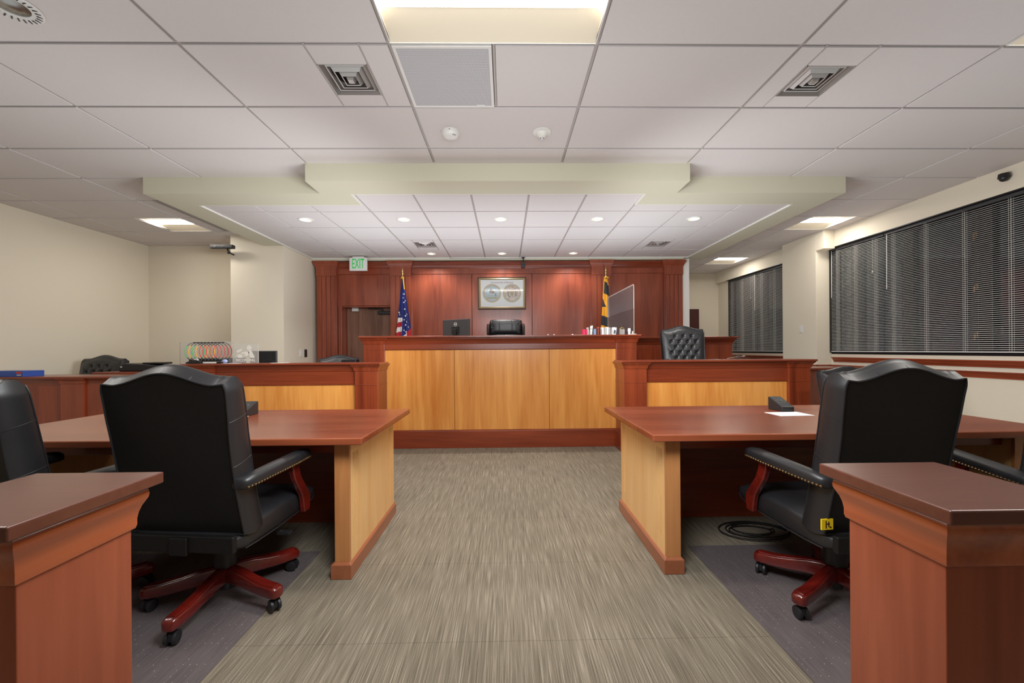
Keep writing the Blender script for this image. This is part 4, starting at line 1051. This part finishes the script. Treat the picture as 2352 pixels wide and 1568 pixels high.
def drape(parent, L, ztop_, zbot, wl, wr, colour, mats, nfold=5, nm='cloth', amp=.02, yoff=0):
    """hanging cloth: wl/wr give left/right edge (x) by v; folded in depth"""
    mb = MB(); NU, NV = 64, 90; P = []
    for j in range(NV):
        v = j/(NV-1); z = ztop_+(zbot-ztop_)*v
        for i in range(NU):
            u = i/(NU-1); x = wl(v)+(wr(v)-wl(v))*u
            A = amp*(.25+v*.9)
            y = -A*sin(u*nfold*2*pi+.6*sin(v*5))-.05*sin(pi*u)*(.3+v)+yoff
            x += .008*sin(u*nfold*2*pi+1)*v
            P.append((x, y, z+.01*sin(u*7)*v))
    fs = []
    for j in range(NV-1):
        for i in range(NU-1):
            q = (j*NU+i, j*NU+i+1, (j+1)*NU+i+1, (j+1)*NU+i); fs.append(q)
    mb.v = P; mb.f = fs; mb.mi = [colour((k % (NU-1)+.5)/(NU-1), (k//(NU-1)+.5)/(NV-1)) for k in range(len(fs))]
    o = mb.build(nm, mats, parent, smooth=80)
    s = o.modifiers.new('thick', 'SOLIDIFY'); s.thickness = .003
    return o, P, NU, NV
# US flag
def uscol(u, v):
    left = u < .52-.08*v
    vv = v+.06*u
    if left:
        if v < .60: return 0
        k = int((v+.05*u-.60)/.075)
        return 2 if k % 2 == 0 else 1
    if v+.16*(u-.5) < .88-.10*(u-.5): return 0
    return 1 if u > .78 else 2
fx, fy = -1.77, 6.93
t = flag_base(fx, fy, 'US flag hanging from a pole with a spear finial, left of the framed print', 2.66)
pv = lambda a, b, c, d: (lambda v: a+(b-a)*v**c+d*sin(v*pi))
wl = lambda v: -.015-.125*min(1, v*1.1)**1.3; wr = lambda v: .02+.115*min(1, v*1.3)**1.0
cl, P_, NU_, NV_ = drape(t, 0, 2.44-.5, 1.30-.5, wl, wr, uscol, ['flagblue', 'flagred', 'flagwhite'], 3, amp=.018)
def star(mb, x, y, z, r, rot):
    pts = [(x+ (r if k % 2 == 0 else r*.4)*cos(rot+pi*k/5), z+(r if k % 2 == 0 else r*.4)*sin(rot+pi*k/5)) for k in range(10)]
    mb.extr(pts, 'Y', y-.001, y+.001)
for u, v in ((.72, .24), (.66, .36), (.80, .34), (.60, .30), (.70, .47), (.74, .57), (.85, .55), (.62, .62), (.80, .66), (.70, .70), (.88, .74), (.72, .80), (.60, .78), (.20, .56), (.14, .52), (.66, .86)):
    i, j = int(u*(NU_-1)), int(v*(NV_-1)); p = P_[j*NU_+i]
    m1 = MB(); star(m1, p[0], p[1]-.006, p[2], .019, random.random()*2); m1.build('star', 'flagwhite', cl)
MB().tube([(wr(v)*.75, -.03-.02*v, 2.45-.5-v*1.0) for v in (0, .03, .07, .12, .2)], .010, 8).tube([(-.02, -.015, 2.44-.5), (.0, -.03, 2.46-.5), (.03, -.025, 2.44-.5)], .012, 8).build('gold_fringe', 'fringe', t, smooth=True)
# black and gold flag
def mdcol(u, v):
    w_ = v*1.0
    if u > .86 and v < .5: return 1 if v > .1 else 0
    bands = [(0, .03, 0), (.03, .22, 1), (.22, .40, 0), (.40, .44, 0), (.44, .57, 0), (.57, .72, 1), (.72, .90, 0), (.90, 1.2, 1)]
    vv = v-.05*u
    if .30 < v < .44 and u < .45 and (v-.30) > .3*u: return 1
    if .36 < v < .58 and u > .62 and u > .62+(.5-v): return 1
    for a, b, c in bands:
        if a <= vv < b: return c
    return 0
fx2 = 1.74
t = flag_base(fx2, 6.93, 'gold and black flag on a pole, right of the framed print', 2.66)
wl2 = lambda v: -.03-.045*v**.7-.04*v; wr2 = lambda v: .03+.095*v**.9
drape(t, 0, 2.42-.5, 1.30-.5, wl2, wr2, mdcol, ['flaggold', 'flagblack'], 2, amp=.014)
MB().tube([(-.035, -.02, 2.43-.5), (.0, -.035, 2.45-.5), (.035, -.025, 2.43-.5)], .014, 8).tube([(-.035, -.02, 2.42-.5), (-.045, -.03, 2.25-.5), (-.06, -.03, 2.1-.5)], .006, 8).build('gold_fringe', 'fringe', t, smooth=True)

# ------------------------------------------------------------ things on the clerk desk
zc = 1.0705
rk = thing('headset_rack', (-3.44, 4.70, zc), 'black rack holding a row of coloured headsets on the left desk', 'rack')
MB().box(-.20, .20, -.05, .05, 0, .018).build('base', 'black', rk, bevel=.004)
MB().box(-.17, .12, -.055, -.0505, .003, .018).build('label_strip', 'whitetrim', rk)
hc = {'g': plain('green_band', srgb(60, 190, 100), .4), 'y': plain('yellow_band', srgb(245, 180, 30), .4), 'r': plain('red_band', srgb(225, 55, 60), .4)}
cols = 'gygyrrrrr'; pos = [-.20, -.15, -.10, -.05, .0, .05, .10, .15, .20]
cname = {'g': 'green', 'y': 'yellow', 'r': 'red'}
ordn = ['at the left end of the rack', 'second from the left in the rack', 'third from the left in the rack', 'fourth from the left in the rack', 'middle of the rack', 'fourth from the right in the rack', 'third from the right in the rack', 'second from the right in the rack', 'at the right end of the rack']
for k, (c, x) in enumerate(zip(cols, pos)):
    t = thing('headset', (-3.44+x*.80, 4.70, zc+.018), 'headset with a %s band %s' % (cname[c], ordn[k]), 'headset', 'headsets in the rack', radians(60))
    R = .095; RZ = .105
    def arc(a0, a1, n_=14, r=R, rz_=RZ): return [(r*cos(radians(a0+(a1-a0)*i/(n_-1))), 0, .118+rz_*sin(radians(a0+(a1-a0)*i/(n_-1)))) for i in range(n_)]
    MB().tube(arc(-40, 40), .0038, 6).build('band', hc[c], t, smooth=True); MB().tube(arc(140, 220), .0038, 6).build('band', hc[c], t, smooth=True)
    MB().tube(arc(40, 140), .003, 6).tube(arc(-62, -40, 5), .004, 6).tube(arc(220, 242, 5), .004, 6).build('yoke', 'black', t, smooth=True)
    for s in (-1, 1): MB().ball((s*.042, 0, .018), .018, 12, sx=.9, sz=.9).build('ear_pad', 'blackmat', t, smooth=True)
    MB().box(-.014, .014, -.006, .006, .217, .229).build('top_pad', 'blackmat', t, bevel=.003)

t = thing('recording_sign', (-3.03, 4.72, zc), 'clear acrylic sign etched with a cartoon figure and the word RECORDING', 'sign')
MB().box(-.148, .148, -.003, .003, .0, .225).build('plate', 'acryl2', t, bevel=.001)
MB().box(-.148, -.145, -.0035, .0035, 0, .226).box(.145, .148, -.0035, .0035, 0, .226).build('polished_edge', 'frost', t)
text_mesh('RECORDING', .045, .0006, 'frost', 'lettering', t, (0, -.0042, .032), (radians(90), 0, 0), width=.215, bold=.0012)
mb = MB()
mb.lathe([(.001, 0), (.028, 0), (.028, .001), (.001, .001)], (.042, -.0048, .178), 24, 'Y')
mb.extr([(.020, .155), (.065, .150), (.105, .075), (.100, .06), (.055, .06), (.040, .10)], 'Y', -.0048, -.0036)
mb.extr([(-.055, .12), (.03, .14), (.045, .115), (.02, .085), (-.02, .082), (.0, .105), (-.04, .105)], 'Y', -.0048, -.0036)
mb.extr([(-.095, .15), (-.05, .165), (-.035, .155), (-.06, .13), (-.09, .12), (-.105, .13)], 'Y', -.0048, -.0036)
mb.extr([(-.10, .09), (-.06, .105), (-.035, .085), (-.04, .062), (-.085, .06)], 'Y', -.0048, -.0036)
mb.build('etched_figure', 'frost', t)
t = thing('desk_screen', (-3.615, 5.02, zc-.30), 'clear acrylic sheet standing behind the coloured headsets', 'screen')
MB().box(-.41, .275, -.003, .003, .0, .555).build('sheet', 'acryl2', t)
MB().box(-.41, .275, -.0032, .0032, .555, .558).build('polished_edge', 'frost', t)
for x in (-.35, .25): MB().box(x-.03, x+.03, -.03, .03, .0, .004).build('foot', 'frost', t)
monitor('computer_monitor', (-3.06, 5.12, .772), radians(184), .32, .27, 'dark computer monitor behind the acrylic recording sign', False, .17)
t = thing('desk_equipment', (-3.44, 5.14, .772), 'low black box partly hidden behind the headsets', 'electronics')
MB().box(-.11, .11, -.06, .06, 0, .355).build('case', 'black', t, bevel=.006)
# papers and tape dispenser at the left end
t = thing('tape_dispenser', (-3.62, 4.62, zc), 'black tape dispenser at the left end of the clerk desk', 'tape dispenser')
MB().extr([(-.10, 0), (.07, 0), (.06, .03), (.0, .045), (-.06, .03), (-.10, .014)], 'Y', -.022, .022).build('body', 'black', t, bevel=.004)
MB().lathe([(.010, -.01), (.024, -.01), (.024, .01), (.010, .01)], (.005, 0, .035), 20, 'Y').build('tape_roll', 'greyp', t, smooth=50)
t.location.x = -3.53
for (x, y, rz, lb) in ((-2.58, 4.62, .1, 'white paper sheet lying right of the recording sign'), (-3.10, 4.575, -.1, 'white paper slip lying left of the recording sign')):
    o = MB().box(-.09, .09, -.04, .04, 0, .0015).build('paper_sheet', 'paper'); o.location = (x, y, zc+.0003); o.rotation_euler = (0, 0, rz); tag(o, lb, 'paper')
o = MB().tube([(-.1, 0, .003), (-.05, 0, .03), (0, .01, .035), (.05, 0, .02), (.09, 0, .003)], .003, 6).build('cable', 'blackmat', smooth=True); o.location = (-2.72, 4.66, zc); tag(o, 'short black cable looping on the clerk desk by the monitor', 'cable')
M_['bluebag'] = plain('clear_blue_plastic', srgb(150, 160, 200), .25)
tag(MB().ball((-3.22, 4.645, zc+.024), .024, 10, sx=1.4).build('plastic_wrap', 'bluebag', smooth=True), 'crumpled bluish plastic beside the right end of the headset rack', 'plastic wrap')
# printer
t = thing('printer', (-4.50, 5.16, .9705), 'black desktop printer on the side table at the left', 'printer')
MB().extr([(-.26, 0), (.20, 0), (.24, .035), (.24, .06), (.05, .085), (-.20, .10), (-.26, .07)], 'Y', -.16, .16).build('body', 'black', t, bevel=.012, seg=3)
MB().box(-.03, .19, -.10, .10, .085, .108).build('lid', 'black', t, bevel=.01)
MB().extr([(.05, .02), (.42, .055), (.42, .062), (.05, .03)], 'Y', -.12, .12).build('output_tray', 'black', t)
MB().box(-.235, -.215, -.164, -.1595, .05, .062).build('power_button', 'whitetrim', t)
# blue box
t = thing('board_game_box', (-5.33, 4.50, .9505), 'flat blue box with a red label at the end of the low desk', 'box')
M_['bluebox'] = plain('blue_carton', srgb(50, 80, 160), .5); M_['redlab'] = plain('red_label', srgb(205, 50, 45), .5)
MB().box(-.30, .13, -.1, .1, 0, .062).build('carton', 'bluebox', t, bevel=.002)
MB().box(.055, .115, -.102, -.1005, .035, .052).build('label_patch', 'redlab', t)
MB().box(.065, .11, -.102, -.1005, .012, .024).build('white_print', 'greyp', t)
# wall switches
def plate(x, y, z, w_, h_, axis, mat, label, black=None):
    t = thing('wall_switch', (x, y, z), label, 'switch')
    if axis == 'x':  # facing +x or -x wall
        MB().box(-.003, .003, -w_/2, w_/2, -h_/2, h_/2).build('cover_plate', mat, t, bevel=.001); MB().box(-.006, .006, -w_*.2, w_*.2, -h_*.3, h_*.3).build('rocker', mat, t, bevel=.001)
plate(-3.396, 6.70, 1.17, .09, .12, 'x', 'white', 'white light switch on the white side wall left of the pilaster')
plate(-3.394, 6.86, 1.17, .08, .13, 'x', 'black', 'black control box on the white side wall, nearest the pilaster')
plate(4.846, 6.52, 1.51, .075, .12, 'x', 'white', 'white switch plate on the beige column by the windows')

# ------------------------------------------------------------ things on the counsel tables
def wedge(loc, rz, label):
    t = thing('desk_console', loc, label, 'console', 'black wedge consoles on the counsel tables', rz)
    MB().extr([(-.075, 0), (.075, 0), (.075, .088), (.06, .088), (-.07, .036), (-.075, .030)], 'X', -.042, .042).build('body', 'black', t, bevel=.004)
    Mx = Matrix.Translation((0, -.008, .0612)) @ Matrix.Rotation(math.atan2(.052, .13), 4, 'X')
    MB().lathe([(.011, 0), (.014, 0), (.014, .0012), (.011, .0012)], (0, .02, 0), 22).xf(Mx).build('ring_mark', 'metal', t)
    MB().box(-.025, .025, -.02, -.017, 0, .001).xf(Mx).build('line_mark', 'metal', t)
    return t
wedge((1.93, 2.795, .763), 0, 'black sloping console on the right counsel table, by a sheet of paper')
wedge((-1.80, 2.80, .763), 0, 'black console on the left table, mostly hidden behind the chair')
o = MB().prism([(-.114, -.078), (.114, -.078), (.114, .078), (-.114, .078)], 0, .001).build('paper_sheet', 'paper'); o.location = (1.872, 2.632, .7625); o.rotation_euler = (0, 0, radians(3)); tag(o, 'white sheet of paper on the right counsel table in front of the console', 'paper')
o = MB().prism([(-.14, -.10), (.14, -.10), (.14, .10), (-.14, .10)], 0, .001).build('paper_sheet', 'paper'); o.location = (-1.87, 2.66, .7625); o.rotation_euler = (0, 0, radians(20)); tag(o, 'white sheet of paper on the left table, mostly hidden behind the chair', 'paper')
t = thing('microphone', (2.74, 4.76, 1.0705), 'small silver gooseneck microphone lying on the witness stand', 'microphone')
MB().tube([(-.10, 0, .006), (-.03, 0, .02), (.03, 0, .03), (.10, 0, .03)], .005, 8).build('gooseneck', 'chrome', t, smooth=True)
MB().lathe([(.001, -.02), (.010, -.018), (.014, .0), (.010, .02), (.001, .022)], (.10, 0, .03), 14, 'X').box(.02, .04, -.012, .012, 0, .045).build('head', 'metal', t, smooth=50)
t = thing('equipment_box', (-1.93, 5.00, .772), 'low black device behind the right end of the clerk desk', 'electronics')
MB().box(-.09, .09, -.05, .05, 0, .325).build('case', 'black', t, bevel=.005)
